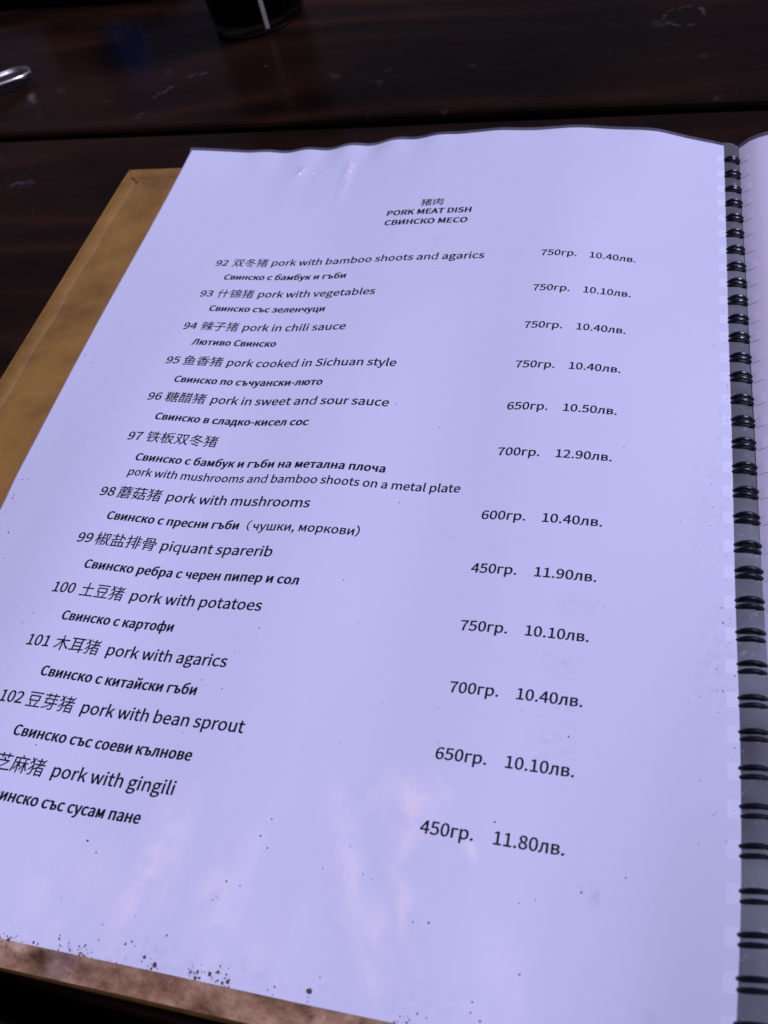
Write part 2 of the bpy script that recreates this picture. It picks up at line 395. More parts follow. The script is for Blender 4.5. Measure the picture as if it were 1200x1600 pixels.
GL = {
' ': [134],
',': [167,[45,-114,109,-64,133,11,120,59,86,76,57,65,45,37,57,9,85,-1,92,-1,76,-49,32,-82]],
'-': [208,[28,147,181,147,181,189,28,189]],
'.': [167,[83,-8,111,4,123,34,111,64,83,76,55,64,44,34,55,4]],
'0': [333,[167,-8,239,17,287,94,304,221,287,348,239,423,167,448,94,423,47,348,30,221,47,94,94,17],[167,37,123,56,94,116,83,221,94,326,123,385,167,404,211,385,240,326,251,221,240,116,211,56]],
'1': [333,[53,0,294,0,294,46,206,46,206,440,164,440,73,409,73,374,151,374,151,46,53,46]],
'2': [333,[26,0,303,0,303,47,181,47,109,43,200,138,260,230,282,319,266,387,222,431,154,448,81,430,24,383,56,352,97,389,147,403,192,392,219,361,228,316,206,236,140,143,26,32]],
'3': [333,[158,-8,229,7,280,50,299,118,287,171,253,208,206,229,206,232,263,271,284,338,268,397,222,435,156,448,88,433,34,395,63,361,105,391,154,403,209,384,229,334,217,291,179,261,107,250,107,208,188,197,231,166,244,119,232,76,201,48,154,38,91,53,46,88,17,53,73,11]],
'4': [333,[204,0,256,0,256,121,314,121,314,165,256,165,256,440,195,440,12,157,12,121,204,121],[204,165,69,165,169,315,205,380,207,380,204,300]],
'5': [333,[157,-8,227,10,280,61,301,143,283,222,235,268,169,283,103,266,114,393,280,393,280,440,66,440,52,235,81,216,116,235,154,242,202,230,234,196,245,142,233,86,199,50,152,38,88,53,44,86,16,50,72,10]],
'6': [333,[181,-8,244,10,290,60,307,135,292,212,250,258,185,273,132,259,85,220,102,328,143,386,199,403,237,393,268,369,299,403,256,435,196,448,116,424,57,348,34,210,53,89,105,16],[86,176,132,220,176,232,220,220,246,187,255,135,245,83,219,48,181,35,133,52,101,99]],
'7': [333,[119,0,176,0,190,153,227,281,305,407,305,440,29,440,29,393,243,393,174,275,135,149]],
'8': [333,[168,-8,240,7,288,48,305,106,283,178,232,221,232,224,270,268,290,331,275,391,234,431,169,446,108,432,65,393,49,335,66,275,108,233,108,231,53,184,28,109,46,49,95,7],[198,239,149,261,113,291,98,335,118,386,169,406,223,383,243,328,232,281],[169,33,121,44,88,72,76,114,93,171,137,214,195,188,237,156,253,107,230,54]],
'9': [333,[141,-8,219,17,277,96,301,239,281,355,228,425,152,448,89,430,44,380,26,305,42,229,84,182,148,167,202,181,249,220,231,112,192,55,139,38,98,47,65,71,35,37,79,5],[248,266,202,221,157,208,113,220,87,253,78,305,88,358,115,392,153,405,201,389,233,343]],
'A': [365,[2,0,58,0,101,134,262,134,304,0,362,0,213,440,151,440],[115,178,136,246,180,395,182,395,227,246,248,178]],
'D': [413,[61,0,173,0,285,26,354,102,377,221,354,340,284,414,170,440,61,440],[116,46,116,395,166,395,252,375,303,316,320,221,303,126,252,67,166,46]],
'E': [353,[61,0,320,0,320,47,116,47,116,208,283,208,283,255,116,255,116,393,314,393,314,440,61,440]],
'H': [437,[61,0,116,0,116,208,321,208,321,0,377,0,377,440,321,440,321,256,116,256,116,440,61,440]],
'I': [176,[61,0,116,0,116,440,61,440]],
'K': [388,[61,0,116,0,116,139,191,229,323,0,385,0,226,273,364,440,301,440,117,219,116,219,116,440,61,440]],
'M': [487,[61,0,110,0,110,244,103,373,106,373,141,273,224,44,262,44,344,273,380,373,382,373,375,244,375,0,427,0,427,440,360,440,276,205,245,113,243,113,211,205,127,440,61,440]],
'O': [445,[223,-8,320,20,386,99,410,221,386,343,320,420,223,448,125,420,59,343,35,221,59,99,125,20],[223,41,153,63,108,126,92,221,108,316,153,377,223,399,292,377,337,316,353,221,337,126,292,63]],
'P': [380,[61,0,116,0,116,175,188,175,273,190,330,234,350,311,330,387,272,428,186,440,61,440],[116,220,116,395,179,395,243,387,282,361,295,311,283,259,245,230,181,220]],
'R': [381,[116,231,116,395,190,395,248,387,284,363,296,317,284,269,248,240,190,231],[302,0,364,0,253,193,305,216,339,257,352,317,332,389,278,428,198,440,61,440,61,0,116,0,116,187,195,187]],
'S': [358,[182,-8,262,9,313,54,332,117,320,172,287,209,241,235,179,262,129,288,106,335,128,382,188,399,243,388,288,358,317,394,260,433,188,448,116,432,67,392,49,331,63,277,97,241,139,218,202,191,254,162,275,112,264,75,233,50,183,41,117,56,62,95,29,57,96,10]],
'T': [359,[152,0,208,0,208,393,341,393,341,440,19,440,19,393,152,393]],
'a': [338,[130,-8,188,6,238,39,240,39,245,0,290,0,290,200,278,271,242,318,177,334,104,320,49,292,70,254,115,278,168,289,209,277,230,246,235,206,122,184,56,144,35,85,48,35,81,3],[146,37,105,48,88,88,102,125,148,152,235,170,235,79,190,47]],
'b': [371,[199,-8,268,13,320,73,340,168,325,256,282,314,211,334,157,321,108,289,110,347,110,478,55,478,55,0,99,0,104,34,106,34,152,3],[190,38,152,46,110,72,110,244,155,277,197,288,247,273,275,231,283,167,271,98,238,54]],
'c': [306,[184,-8,240,3,289,33,265,70,230,47,188,38,136,53,100,97,88,163,101,228,137,272,190,288,225,280,255,260,283,296,243,323,188,334,110,314,53,255,31,163,52,70,106,12]],
'd': [372,[166,-8,221,6,265,38,267,38,272,0,317,0,317,478,262,478,262,352,265,296,222,324,173,334,103,313,52,254,32,163,49,70,95,12],[178,38,130,53,99,96,88,163,101,229,135,272,182,288,222,280,262,254,262,83,221,49]],
'e': [332,[187,-8,246,2,294,25,275,62,237,43,193,36,139,50,101,90,85,150,305,150,307,181,292,262,248,315,177,334,106,313,52,254,31,163,52,71,108,13],[85,189,102,244,135,279,178,290,222,279,250,245,259,189]],
'g': [338,[165,-150,253,-134,310,-93,330,-37,317,7,279,32,217,40,152,40,107,50,95,76,101,98,116,115,164,103,225,117,268,156,284,217,276,255,257,284,324,284,324,326,211,326,164,334,104,320,60,280,43,218,56,166,85,130,85,128,61,103,49,67,58,35,79,14,79,11,43,-22,31,-63,48,-110,95,-140],[164,140,116,161,95,218,116,274,164,294,214,274,234,218,213,161],[173,-112,103,-97,79,-55,86,-27,112,0,154,-5,210,-5,259,-14,276,-46,248,-92]],
'h': [364,[55,0,110,0,110,236,154,274,199,286,234,277,255,249,261,199,261,0,316,0,316,206,305,276,272,319,216,334,157,318,108,280,110,347,110,478,55,478]],
'i': [165,[55,0,110,0,110,326,55,326],[83,393,109,403,119,430,109,455,83,465,57,455,47,430,57,403]],
'k': [331,[55,0,109,0,109,86,170,157,266,0,325,0,202,194,311,326,250,326,112,154,109,154,109,478,55,478]],
'l': [170,[113,-8,145,-3,137,39,125,38,115,43,110,61,110,478,55,478,55,65,69,11]],
'm': [556,[55,0,110,0,110,236,153,274,192,286,226,277,246,249,253,199,253,0,307,0,307,236,350,274,389,286,424,277,443,249,450,199,450,0,505,0,505,206,494,276,461,319,406,334,350,317,298,272,267,317,208,334,154,318,107,278,106,278,100,326,55,326]],
'n': [366,[55,0,110,0,110,236,154,274,199,286,234,277,255,249,261,199,261,0,316,0,316,206,305,276,272,319,216,334,156,318,107,278,106,278,100,326,55,326]],
'o': [364,[182,-8,256,12,311,70,332,163,311,255,256,314,182,334,107,314,53,255,31,163,53,70,107,12],[182,38,132,53,99,97,88,163,99,228,132,272,182,288,231,272,265,228,277,163,265,97,231,53]],
'p': [372,[55,-137,110,-137,110,-27,109,30,154,2,199,-8,268,13,320,73,340,168,325,256,282,314,211,334,156,320,107,288,106,288,100,326,55,326],[190,38,153,46,110,72,110,244,155,277,197,288,247,273,275,231,283,167,271,98,238,54]],
'q': [372,[262,-137,317,-137,317,326,273,326,268,295,266,295,223,324,173,334,103,313,52,254,32,163,49,70,95,12,166,-8,220,5,265,38,262,-22],[178,38,130,53,99,96,88,163,101,229,135,272,182,288,222,280,262,254,262,83,221,49]],
'r': [233,[55,0,110,0,110,209,149,268,192,285,224,280,234,327,199,334,148,316,107,266,106,266,100,326,55,326]],
's': [281,[140,-8,205,6,245,40,259,89,243,138,206,168,160,188,111,210,89,244,104,278,150,292,189,283,224,263,250,297,206,323,149,334,89,322,50,289,37,242,52,196,87,167,132,148,183,124,206,86,190,50,142,35,90,46,46,74,19,37,74,5]],
't': [226,[157,-8,218,4,207,46,170,37,130,53,119,99,119,281,208,281,208,326,119,326,119,418,74,418,68,326,16,323,16,281,65,281,65,101,73,44,103,6]],
'u': [364,[151,-8,209,8,258,51,260,51,264,0,310,0,310,326,255,326,255,95,212,53,167,40,132,49,112,77,106,126,106,326,50,326,50,119,61,49,94,7]],
'v': [313,[125,0,190,0,305,326,251,326,189,140,159,44,156,44,126,140,65,326,8,326]],
'w': [481,[107,0,170,0,217,175,239,269,242,269,264,176,311,0,377,0,466,326,413,326,365,137,346,47,343,47,320,137,269,326,215,326,164,137,143,47,140,47,121,137,72,326,16,326]],
'y': [313,[61,-140,116,-125,155,-85,182,-28,305,326,251,326,193,145,166,53,163,53,131,145,65,326,8,326,139,-1,131,-25,103,-75,58,-95,33,-90,22,-134]],
'В': [394,[61,0,200,0,287,14,346,57,367,129,356,181,324,216,278,234,278,237,325,273,342,332,323,395,269,429,191,440,61,440],[116,253,116,396,184,396,241,389,276,366,287,325,277,287,242,262,181,253],[116,44,116,210,193,210,258,202,299,176,313,131,298,82,257,54,193,44]],
'Е': [353,[61,0,320,0,320,47,116,47,116,208,283,208,283,255,116,255,116,393,314,393,314,440,61,440]],
'И': [440,[61,0,119,0,281,279,329,368,332,368,325,231,325,0,380,0,380,440,321,440,158,161,111,72,109,72,115,211,115,440,61,440]],
'К': [389,[61,0,116,0,116,209,191,209,327,0,387,0,235,234,294,339,325,385,352,395,367,393,377,444,352,448,302,432,254,366,192,254,116,254,116,440,61,440]],
'Л': [422,[38,-8,83,5,116,55,143,157,186,393,307,393,307,0,362,0,362,440,142,440,92,163,62,65,31,45,11,49,0,-2]],
'М': [487,[61,0,110,0,110,244,103,373,106,373,141,273,224,44,262,44,344,273,380,373,382,373,375,244,375,0,427,0,427,440,360,440,276,205,245,113,243,113,211,205,127,440,61,440]],
'Н': [437,[61,0,116,0,116,208,321,208,321,0,377,0,377,440,321,440,321,256,116,256,116,440,61,440]],
'О': [445,[223,-8,320,20,386,99,410,221,386,343,320,420,223,448,125,420,59,343,35,221,59,99,125,20],[223,41,153,63,108,126,92,221,108,316,153,377,223,399,292,377,337,316,353,221,337,126,292,63]],
'С': [383,[226,-8,302,9,361,55,331,91,285,54,229,41,156,63,109,125,92,221,109,316,158,377,230,399,281,388,320,358,350,394,301,431,230,448,130,420,61,342,35,220,60,97,128,19]],
'а': [338,[130,-8,188,6,238,39,240,39,245,0,290,0,290,200,278,271,242,318,177,334,104,320,49,292,70,254,115,278,168,289,209,277,230,246,235,206,122,184,56,144,35,85,48,35,81,3],[146,37,105,48,88,88,102,125,148,152,235,170,235,79,190,47]],
'б': [365,[190,-8,262,13,313,71,332,161,316,243,270,295,202,314,141,300,91,258,114,357,165,400,251,419,318,440,308,490,240,471,156,451,91,410,50,331,36,197,54,86,106,16],[88,212,139,259,188,272,236,258,266,220,276,161,265,97,234,53,189,38,133,55,100,106,88,187]],
'в': [340,[55,0,186,0,253,10,298,40,314,93,294,146,246,171,246,173,286,199,300,243,285,291,243,318,180,326,55,326],[109,189,109,287,175,287,230,274,247,238,229,202,171,189],[109,39,109,150,176,150,239,136,260,97,240,54,179,39]],
'г': [275,[55,0,110,0,110,281,258,281,258,326,55,326]],
'д': [356,[66,0,289,0,289,-115,336,-115,341,10,341,44,294,44,294,326,92,326,75,181,54,77,29,44,13,44,13,10,19,-115,66,-115],[87,44,108,92,123,171,136,281,239,281,239,44]],
'е': [332,[187,-8,246,2,294,25,275,62,237,43,193,36,139,50,101,90,85,150,305,150,307,181,292,262,248,315,177,334,106,313,52,254,31,163,52,71,108,13],[85,189,102,244,135,279,178,290,222,279,250,245,259,189]],
'з': [306,[148,-8,213,4,261,38,279,90,259,144,211,170,211,173,251,203,265,246,249,295,206,325,147,334,84,324,33,298,55,262,95,283,144,290,193,278,212,241,192,203,134,189,96,189,96,150,141,150,203,136,224,95,201,52,143,36,95,43,49,68,25,33,84,1]],
'и': [379,[55,0,106,0,230,187,273,257,276,257,270,136,270,0,323,0,323,326,272,326,149,139,106,70,103,70,109,190,109,326,55,326]],
'й': [379,[55,0,106,0,230,187,273,257,276,257,270,136,270,0,323,0,323,326,272,326,149,139,106,70,103,70,109,190,109,326,55,326],[191,384,251,399,284,437,296,487,251,487,237,438,191,417,156,427,137,452,131,487,86,487,98,437,131,399]],
'к': [334,[55,0,110,0,110,147,174,147,265,0,325,0,214,171,242,236,265,273,289,281,300,279,310,331,290,334,244,321,205,265,173,191,110,191,110,326,55,326]],
'л': [356,[37,-8,78,4,107,40,122,100,144,281,245,281,245,0,301,0,301,326,101,326,76,114,60,61,32,45,17,47,7,-3]],
'м': [424,[55,0,104,0,104,147,98,259,101,259,131,182,194,31,230,31,293,182,323,259,326,259,320,147,320,0,370,0,370,326,307,326,244,173,215,94,212,94,182,173,118,326,55,326]],
'н': [377,[55,0,110,0,110,145,267,145,267,0,322,0,322,326,267,326,267,193,110,193,110,326,55,326]],
'о': [364,[182,-8,256,12,311,70,332,163,311,255,256,314,182,334,107,314,53,255,31,163,53,70,107,12],[182,38,132,53,99,97,88,163,99,228,132,272,182,288,231,272,265,228,277,163,265,97,231,53]],
'п': [371,[55,0,110,0,110,281,261,281,261,0,316,0,316,326,55,326]],
'р': [372,[55,-137,110,-137,110,-27,109,30,154,2,199,-8,268,13,320,73,340,168,325,256,282,314,211,334,156,320,107,288,106,288,100,326,55,326],[190,38,153,46,110,72,110,244,155,277,197,288,247,273,275,231,283,167,271,98,238,54]],
'с': [306,[184,-8,240,3,289,33,265,70,230,47,188,38,136,53,100,97,88,163,101,228,137,272,190,288,225,280,255,260,283,296,243,323,188,334,110,314,53,255,31,163,52,70,106,12]],
'т': [308,[127,0,181,0,181,281,291,281,291,326,17,326,17,281,127,281]],
'у': [313,[61,-140,116,-125,155,-85,182,-28,305,326,251,326,193,145,166,53,163,53,131,145,65,326,8,326,139,-1,131,-25,103,-75,58,-95,33,-90,22,-134]],
'ф': [492,[219,-137,272,-137,272,-32,271,16,304,-2,336,-8,398,13,442,73,460,168,446,256,406,314,341,334,305,327,271,309,272,358,272,478,219,478,219,358,220,311,190,327,155,334,94,313,49,254,32,163,47,70,90,12,155,-8,190,-1,220,17,219,-32],[167,38,124,53,98,96,88,163,98,229,125,272,164,288,193,283,220,266,220,61,194,43],[326,38,301,43,271,60,271,265,301,283,328,288,371,273,396,231,404,167,394,98,366,54]],
'ц': [371,[306,-115,353,-115,358,10,358,44,311,44,311,326,256,326,256,44,110,44,110,326,55,326,55,0,306,0]],
'ч': [343,[233,0,288,0,288,326,233,326,233,174,181,168,132,175,103,197,94,236,94,326,40,326,40,236,55,171,99,135,169,123,233,130]],
'ш': [502,[55,0,447,0,447,326,393,326,393,44,277,44,277,326,225,326,225,44,109,44,109,326,55,326]],
'ъ': [399,[133,0,242,0,310,11,355,45,372,104,355,162,310,195,242,206,188,206,188,326,17,326,17,281,133,281],[188,44,188,163,236,163,298,149,318,104,298,58,236,44]],
'ю': [495,[320,38,273,53,242,97,231,163,242,228,273,272,320,288,367,272,397,228,407,163,397,97,367,53],[323,-8,394,12,445,70,464,163,445,255,394,314,323,334,256,317,206,269,181,191,110,191,110,326,55,326,55,0,110,0,110,143,180,143,203,61,254,10]],
'什': [600,[175,502,108,367,22,259,47,214,113,295,113,-47,157,-47,157,364,217,489],[364,498,364,296,196,296,196,252,364,252,364,-48,411,-48,411,252,573,252,573,296,411,296,411,498]],
'冬': [600,[208,146,410,75,430,116,227,181],[133,41,429,-53,450,-11,154,77],[413,404,362,349,299,300,246,341,204,388,218,404],[232,505,161,405,49,310,79,277,177,359,260,277,146,226,28,193,50,151,178,190,299,249,415,192,547,155,576,198,451,228,340,275,420,345,482,428,452,446,444,444,248,444,280,496]],
'双': [600,[502,415,470,280,420,169,380,283,353,415],[296,458,296,415,311,415,343,257,392,124,322,46,241,-9,271,-47,349,7,417,79,473,6,545,-49,577,-11,503,44,445,120,512,265,551,451,522,460,514,458],[44,326,158,174,97,65,21,-12,54,-47,127,28,188,128,242,31,281,61,209,179,247,304,271,451,242,460,234,458,38,458,38,415,223,415,178,224,77,352]],
'土': [600,[275,502,275,311,70,311,70,267,275,267,275,23,31,23,31,-21,569,-21,569,23,323,23,323,267,531,267,531,311,323,311,323,502]],
'子': [600,[279,324,279,237,31,237,31,192,279,192,279,12,275,1,263,-2,157,-1,176,-48,295,-40,319,-23,326,11,326,192,572,192,572,237,326,237,326,301,431,365,524,440,490,466,479,463,91,463,91,419,430,419]],
'排': [600,[109,504,109,383,33,383,33,341,109,341,109,209,25,187,34,142,109,164,109,8,98,-2,44,-2,58,-43,133,-35,148,-20,152,8,152,177,224,199,218,239,152,221,152,341,217,341,217,383,152,383,152,504],[228,152,228,110,330,110,330,-47,374,-47,374,500,330,500,330,401,241,401,241,361,330,361,330,277,242,277,242,236,330,236,330,152],[429,500,429,-48,472,-48,472,109,577,109,577,150,472,150,472,236,565,236,565,277,472,277,472,361,570,361,570,401,472,401,472,500]],
'木': [600,[276,503,276,356,40,356,40,311,255,311,150,162,17,54,50,16,174,120,276,263,276,-48,323,-48,323,263,427,123,548,17,582,56,449,165,343,311,561,311,561,356,323,356,323,503]],
'板': [600,[118,504,118,388,35,388,35,346,115,346,74,219,19,118,43,75,83,153,118,253,118,-47,160,-47,160,274,203,185,231,220,160,328,160,346,232,346,232,388,160,388,160,504],[527,493,405,463,257,448,257,301,253,196,232,81,184,-24,221,-49,270,57,294,175,301,286,319,286,352,179,398,86,336,29,264,-11,292,-48,362,-6,425,49,481,-8,549,-49,580,-11,511,28,454,85,510,188,547,320,518,328,511,326,301,326,301,411,439,426,557,457],[496,286,467,197,426,122,387,199,359,286]],
'椒': [600,[214,195,196,121,166,60,198,41,229,108,250,188],[325,180,373,72,407,88,358,194],[376,451,376,412,395,412,416,260,449,126,395,45,328,-14,359,-46,418,7,468,77,505,7,551,-49,581,-17,530,43,491,122,539,265,567,446,542,452,535,451],[432,412,525,412,505,285,473,179,448,290],[266,493,266,285,179,285,179,245,268,245,268,11,260,3,212,4,226,-33,290,-26,304,-13,308,11,308,245,398,245,398,285,307,285,307,368,383,368,383,405,307,405,307,493],[97,504,97,388,30,388,30,346,92,346,61,225,17,125,38,82,69,153,97,243,97,-47,136,-47,136,256,173,172,196,206,136,310,136,346,193,346,193,388,136,388,136,504]],
'猪': [600,[174,495,131,433,73,500,41,476,102,401,17,329,44,289,122,360,143,281,88,199,19,137,47,98,100,149,148,212,149,184,144,76,128,12,109,2,46,2,59,-42,128,-39,162,-19,185,55,192,166,221,131,289,172,289,-47,332,-47,332,-24,493,-24,493,-47,537,-47,537,223,359,223,426,283,575,283,575,323,464,323,567,467,527,482,480,409,480,436,385,436,385,504,341,504,341,436,236,436,236,397,341,397,341,323,208,323,208,283,365,283,282,220,192,168,192,183,185,292,154,395,208,473],[385,397,471,397,407,323,385,323],[332,83,493,83,493,14,332,14],[332,119,332,185,493,185,493,119]],
'盐': [600,[81,175,81,9,31,9,31,-31,566,-31,566,9,522,9,522,175],[124,9,124,134,214,134,214,9],[254,9,254,134,346,134,346,9],[386,9,386,134,478,134,478,9],[360,503,360,197,406,197,406,373,544,275,572,313,424,412,406,391,406,503],[161,504,161,414,47,414,47,374,161,374,161,266,32,250,38,207,322,248,320,288,206,272,206,374,308,374,308,414,206,414,206,504]],
'糖': [600,[29,455,55,325,88,333,59,461],[189,467,152,336,181,327,227,457],[304,122,304,-47,344,-47,344,-26,506,-26,506,-47,547,-47,547,122,439,122,439,169,545,169,545,242,578,242,578,281,545,281,545,353,439,353,439,392,398,392,398,353,310,353,310,320,398,320,398,278,284,278,284,245,398,245,398,202,308,202,308,169,398,169,398,122],[439,245,506,245,506,202,439,202],[439,278,439,320,506,320,506,278],[344,11,344,85,506,85,506,11],[363,495,395,442,242,442,242,269,239,173,221,71,178,-22,212,-46,258,55,278,166,283,269,283,402,569,402,569,442,445,442,405,506],[26,298,26,256,97,256,61,157,17,77,38,35,73,98,104,177,104,-48,144,-48,144,176,186,103,213,139,144,230,144,256,217,256,217,298,144,298,144,503,104,503,104,298]],
'耳': [600,[29,62,35,14,421,41,421,-47,469,-47,469,45,568,53,569,96,469,89,469,424,563,424,563,469,39,469,39,424,133,424,133,67],[180,424,421,424,421,336,180,336],[180,294,421,294,421,204,180,204],[180,161,421,161,421,86,180,70]],
'肉': [600,[58,415,58,-48,103,-48,103,371,266,371,240,315,195,269,128,234,155,200,238,247,290,310,438,208,468,243,307,348,314,371,498,371,498,10,495,-1,484,-4,397,-3,411,-49,517,-41,537,-24,542,9,542,415,324,415,334,502,287,502,277,415],[283,243,260,172,212,108,125,61,152,27,238,75,292,138,431,26,464,59,311,176,329,243]],
'芝': [600,[151,70,94,48,30,-3,61,-42,110,7,150,28,206,-4,275,-28,365,-35,565,-29,578,20,367,9,281,14,215,35,213,37,377,139,508,263,475,286,466,284,327,284,345,292,297,371,257,355,298,284,76,284,76,241,427,241,313,144,173,63],[385,504,385,445,216,445,216,504,172,504,172,445,37,445,37,403,172,403,172,341,216,341,216,403,385,403,385,341,430,341,430,403,562,403,562,445,430,445,430,504]],
'芽': [600,[120,283,88,151,316,151,182,68,28,13,56,-26,232,47,378,151,382,151,382,10,378,0,366,-3,266,-2,283,-47,397,-40,420,-23,426,10,426,151,566,151,566,194,426,194,426,295,536,295,536,336,67,336,67,295,382,295,382,194,145,194,166,277],[381,504,381,454,217,454,217,504,172,504,172,454,37,454,37,413,172,413,172,356,217,356,217,413,381,413,381,356,425,356,425,413,563,413,563,454,425,454,425,504]],
'菇': [600,[373,504,373,454,221,454,221,504,176,504,176,454,34,454,34,411,176,411,176,359,221,359,221,411,373,411,373,362,418,362,418,411,566,411,566,454,418,454,418,504],[297,156,297,-48,338,-48,338,-18,502,-18,502,-44,545,-44,545,156,443,156,443,239,568,239,568,279,443,279,443,353,398,353,398,279,278,279,278,239,398,239,398,156],[338,22,338,117,502,117,502,22],[212,245,192,167,163,103,102,137,140,245],[50,118,138,67,87,19,26,-16,59,-47,121,-10,174,43,250,-22,277,16,199,79,237,166,261,278,234,287,226,286,153,286,171,355,131,360,112,286,26,286,26,245,100,245]],
'蘑': [600,[382,504,382,466,218,466,218,504,174,504,174,466,32,466,32,430,174,430,174,400,218,400,218,430,382,430,382,400,426,400,426,430,569,430,569,466,426,466,426,504],[263,412,298,383,70,383,70,237,63,106,23,-25,61,-48,103,94,112,236,112,350,563,350,563,383,347,383,296,427],[131,154,131,121,233,121,174,65,101,23,132,-7,205,41,205,-47,246,-47,246,-28,478,-28,478,-44,520,-44,520,87,254,87,280,121,557,121,557,154],[219,340,219,307,133,307,133,278,209,278,167,229,119,192,140,168,219,248,219,173,253,173,253,245,301,206,320,230,253,274,253,278,325,278,325,307,253,307,253,340],[419,340,419,307,341,307,341,278,407,278,363,231,315,195,337,171,419,252,419,171,454,171,454,253,499,207,550,173,572,197,514,231,465,278,549,278,549,307,454,307,454,340],[246,5,246,54,478,54,478,5]],
'豆': [600,[47,473,47,431,550,431,550,473],[146,146,191,25,235,38,187,158],[148,325,440,325,440,213,148,213],[102,367,102,171,489,171,489,367],[406,157,340,15,34,15,34,-26,566,-26,566,15,386,15,455,145]],
'辣': [600,[56,370,97,269,133,285,90,383],[282,336,282,174,378,174,308,80,220,12,251,-22,327,41,394,125,394,-49,437,-49,437,133,494,49,556,-16,587,18,515,86,454,174,555,174,555,336,437,336,437,394,571,394,571,434,437,434,437,505,394,505,394,434,270,434,270,394,394,394,394,336],[322,300,394,300,394,209,322,209],[437,300,513,300,513,209,437,209],[109,492,149,426,34,426,34,388,259,388,259,426,164,426,189,439,145,508],[41,159,41,121,126,121,117,72,94,23,47,-19,76,-49,130,2,158,61,169,121,254,121,254,159,170,159,170,225,265,225,265,263,197,263,248,370,206,380,159,263,26,263,26,225,127,225,127,159]],
'醋': [600,[74,97,215,97,215,34,74,34],[74,130,74,176,89,163,121,221,129,280,129,326,157,326,157,226,164,199,187,193,212,193,215,193,215,130],[28,478,28,439,98,439,98,365,41,365,41,-45,74,-45,74,-3,215,-3,215,-37,249,-37,249,365,189,365,189,439,259,439,259,478],[129,365,129,439,158,439,158,365],[74,184,74,326,104,326,104,281,99,232],[181,326,215,326,215,219,207,218,189,218,181,226],[467,504,467,425,374,425,374,504,336,504,336,425,279,425,279,385,336,385,336,306,268,306,268,265,574,265,574,306,506,306,506,385,556,385,556,425,506,425,506,504],[374,385,467,385,467,306,374,306],[344,80,499,80,499,16,344,16],[344,116,344,178,499,178,499,116],[305,217,305,-48,344,-48,344,-21,499,-21,499,-45,539,-45,539,217]],
'铁': [600,[110,503,72,422,19,358,43,316,104,394,258,394,258,437,128,437,151,491],[35,206,35,165,127,165,127,41,117,11,98,-5,121,-45,259,35,250,73,170,32,170,165,257,165,257,206,170,206,170,287,242,287,242,328,65,328,65,287,127,287,127,206],[397,501,397,396,337,396,351,473,308,480,288,377,254,292,291,269,326,355,397,355,397,317,394,236,268,236,268,193,388,193,366,118,320,48,244,-14,277,-47,370,40,419,139,471,30,548,-46,579,-8,519,39,475,108,445,193,572,193,572,236,439,236,442,317,442,355,557,355,557,396,442,396,442,501]],
'锦': [600,[320,328,500,328,500,275,320,275],[320,412,500,412,500,361,320,361],[96,503,64,423,19,358,43,316,95,392,247,392,247,436,116,436,136,491],[34,206,34,165,121,165,121,49,109,11,89,-10,113,-41,241,42,230,80,162,41,162,165,242,165,242,206,162,206,162,287,230,287,230,328,62,328,62,287,121,287,121,206],[278,446,278,241,388,241,388,189,266,189,266,-13,308,-13,308,149,388,149,388,-47,431,-47,431,149,514,149,514,37,506,30,457,30,469,-9,539,-2,554,12,557,37,557,189,431,189,431,241,544,241,544,446,407,446,427,500,375,505,363,446]],
'香': [600,[167,66,440,66,440,10,167,10],[167,100,167,153,440,153,440,100],[123,190,123,-48,167,-48,167,-26,440,-26,440,-47,486,-47,486,190],[467,500,293,471,83,454,94,416,276,428,276,366,34,366,34,325,228,325,133,247,22,193,52,156,173,225,276,323,276,206,323,206,323,322,428,230,550,163,579,199,469,252,372,325,566,325,566,366,323,366,323,433,501,464]],
'骨': [600,[131,478,131,323,47,323,47,208,89,208,89,283,509,283,509,208,553,208,553,323,468,323,468,478],[175,323,175,373,297,373,297,323],[423,323,337,323,337,404,175,404,175,442,423,442],[431,209,431,164,168,164,168,209],[125,246,125,-48,168,-48,168,48,431,48,431,0,419,-11,343,-11,357,-48,452,-41,470,-28,475,-1,475,246],[168,130,431,130,431,83,168,83]],
'鱼': [600,[37,22,37,-21,564,-21,564,22],[143,195,279,195,279,117,143,117],[323,195,464,195,464,117,323,117],[143,309,279,309,279,232,143,232],[323,309,464,309,464,232,323,232],[205,506,137,413,32,323,62,287,100,316,100,78,509,78,509,348,361,348,423,437,393,457,386,455,228,455,255,496],[137,348,198,415,358,415,307,348]],
'麻': [600,[214,378,214,290,125,290,125,250,205,250,159,145,99,66,128,35,175,98,214,182,214,-47,255,-47,255,196,311,122,334,157,255,244,255,250,325,250,325,290,255,290,255,378],[428,378,428,290,343,290,343,251,418,251,367,144,301,64,330,33,383,101,428,192,428,-47,470,-47,470,200,509,109,554,37,586,68,530,148,484,251,567,251,567,290,470,290,470,378],[281,496,306,435,62,435,62,272,55,128,14,-17,52,-44,98,114,107,272,107,392,569,392,569,435,358,435,326,506]],
'（': [600,[417,228,432,118,473,23,536,-58,572,-39,513,38,474,127,461,228,474,329,513,418,572,495,536,514,473,433,432,338]],
'）': [600,[183,228,168,338,127,433,64,514,28,495,87,418,126,329,139,228,126,127,87,38,28,-39,64,-58,127,23,168,118]],
'，': [600,[94,-64,149,-33,185,13,198,72,185,122,147,141,115,130,101,98,115,66,146,55,157,56,135,4,81,-32]],
}

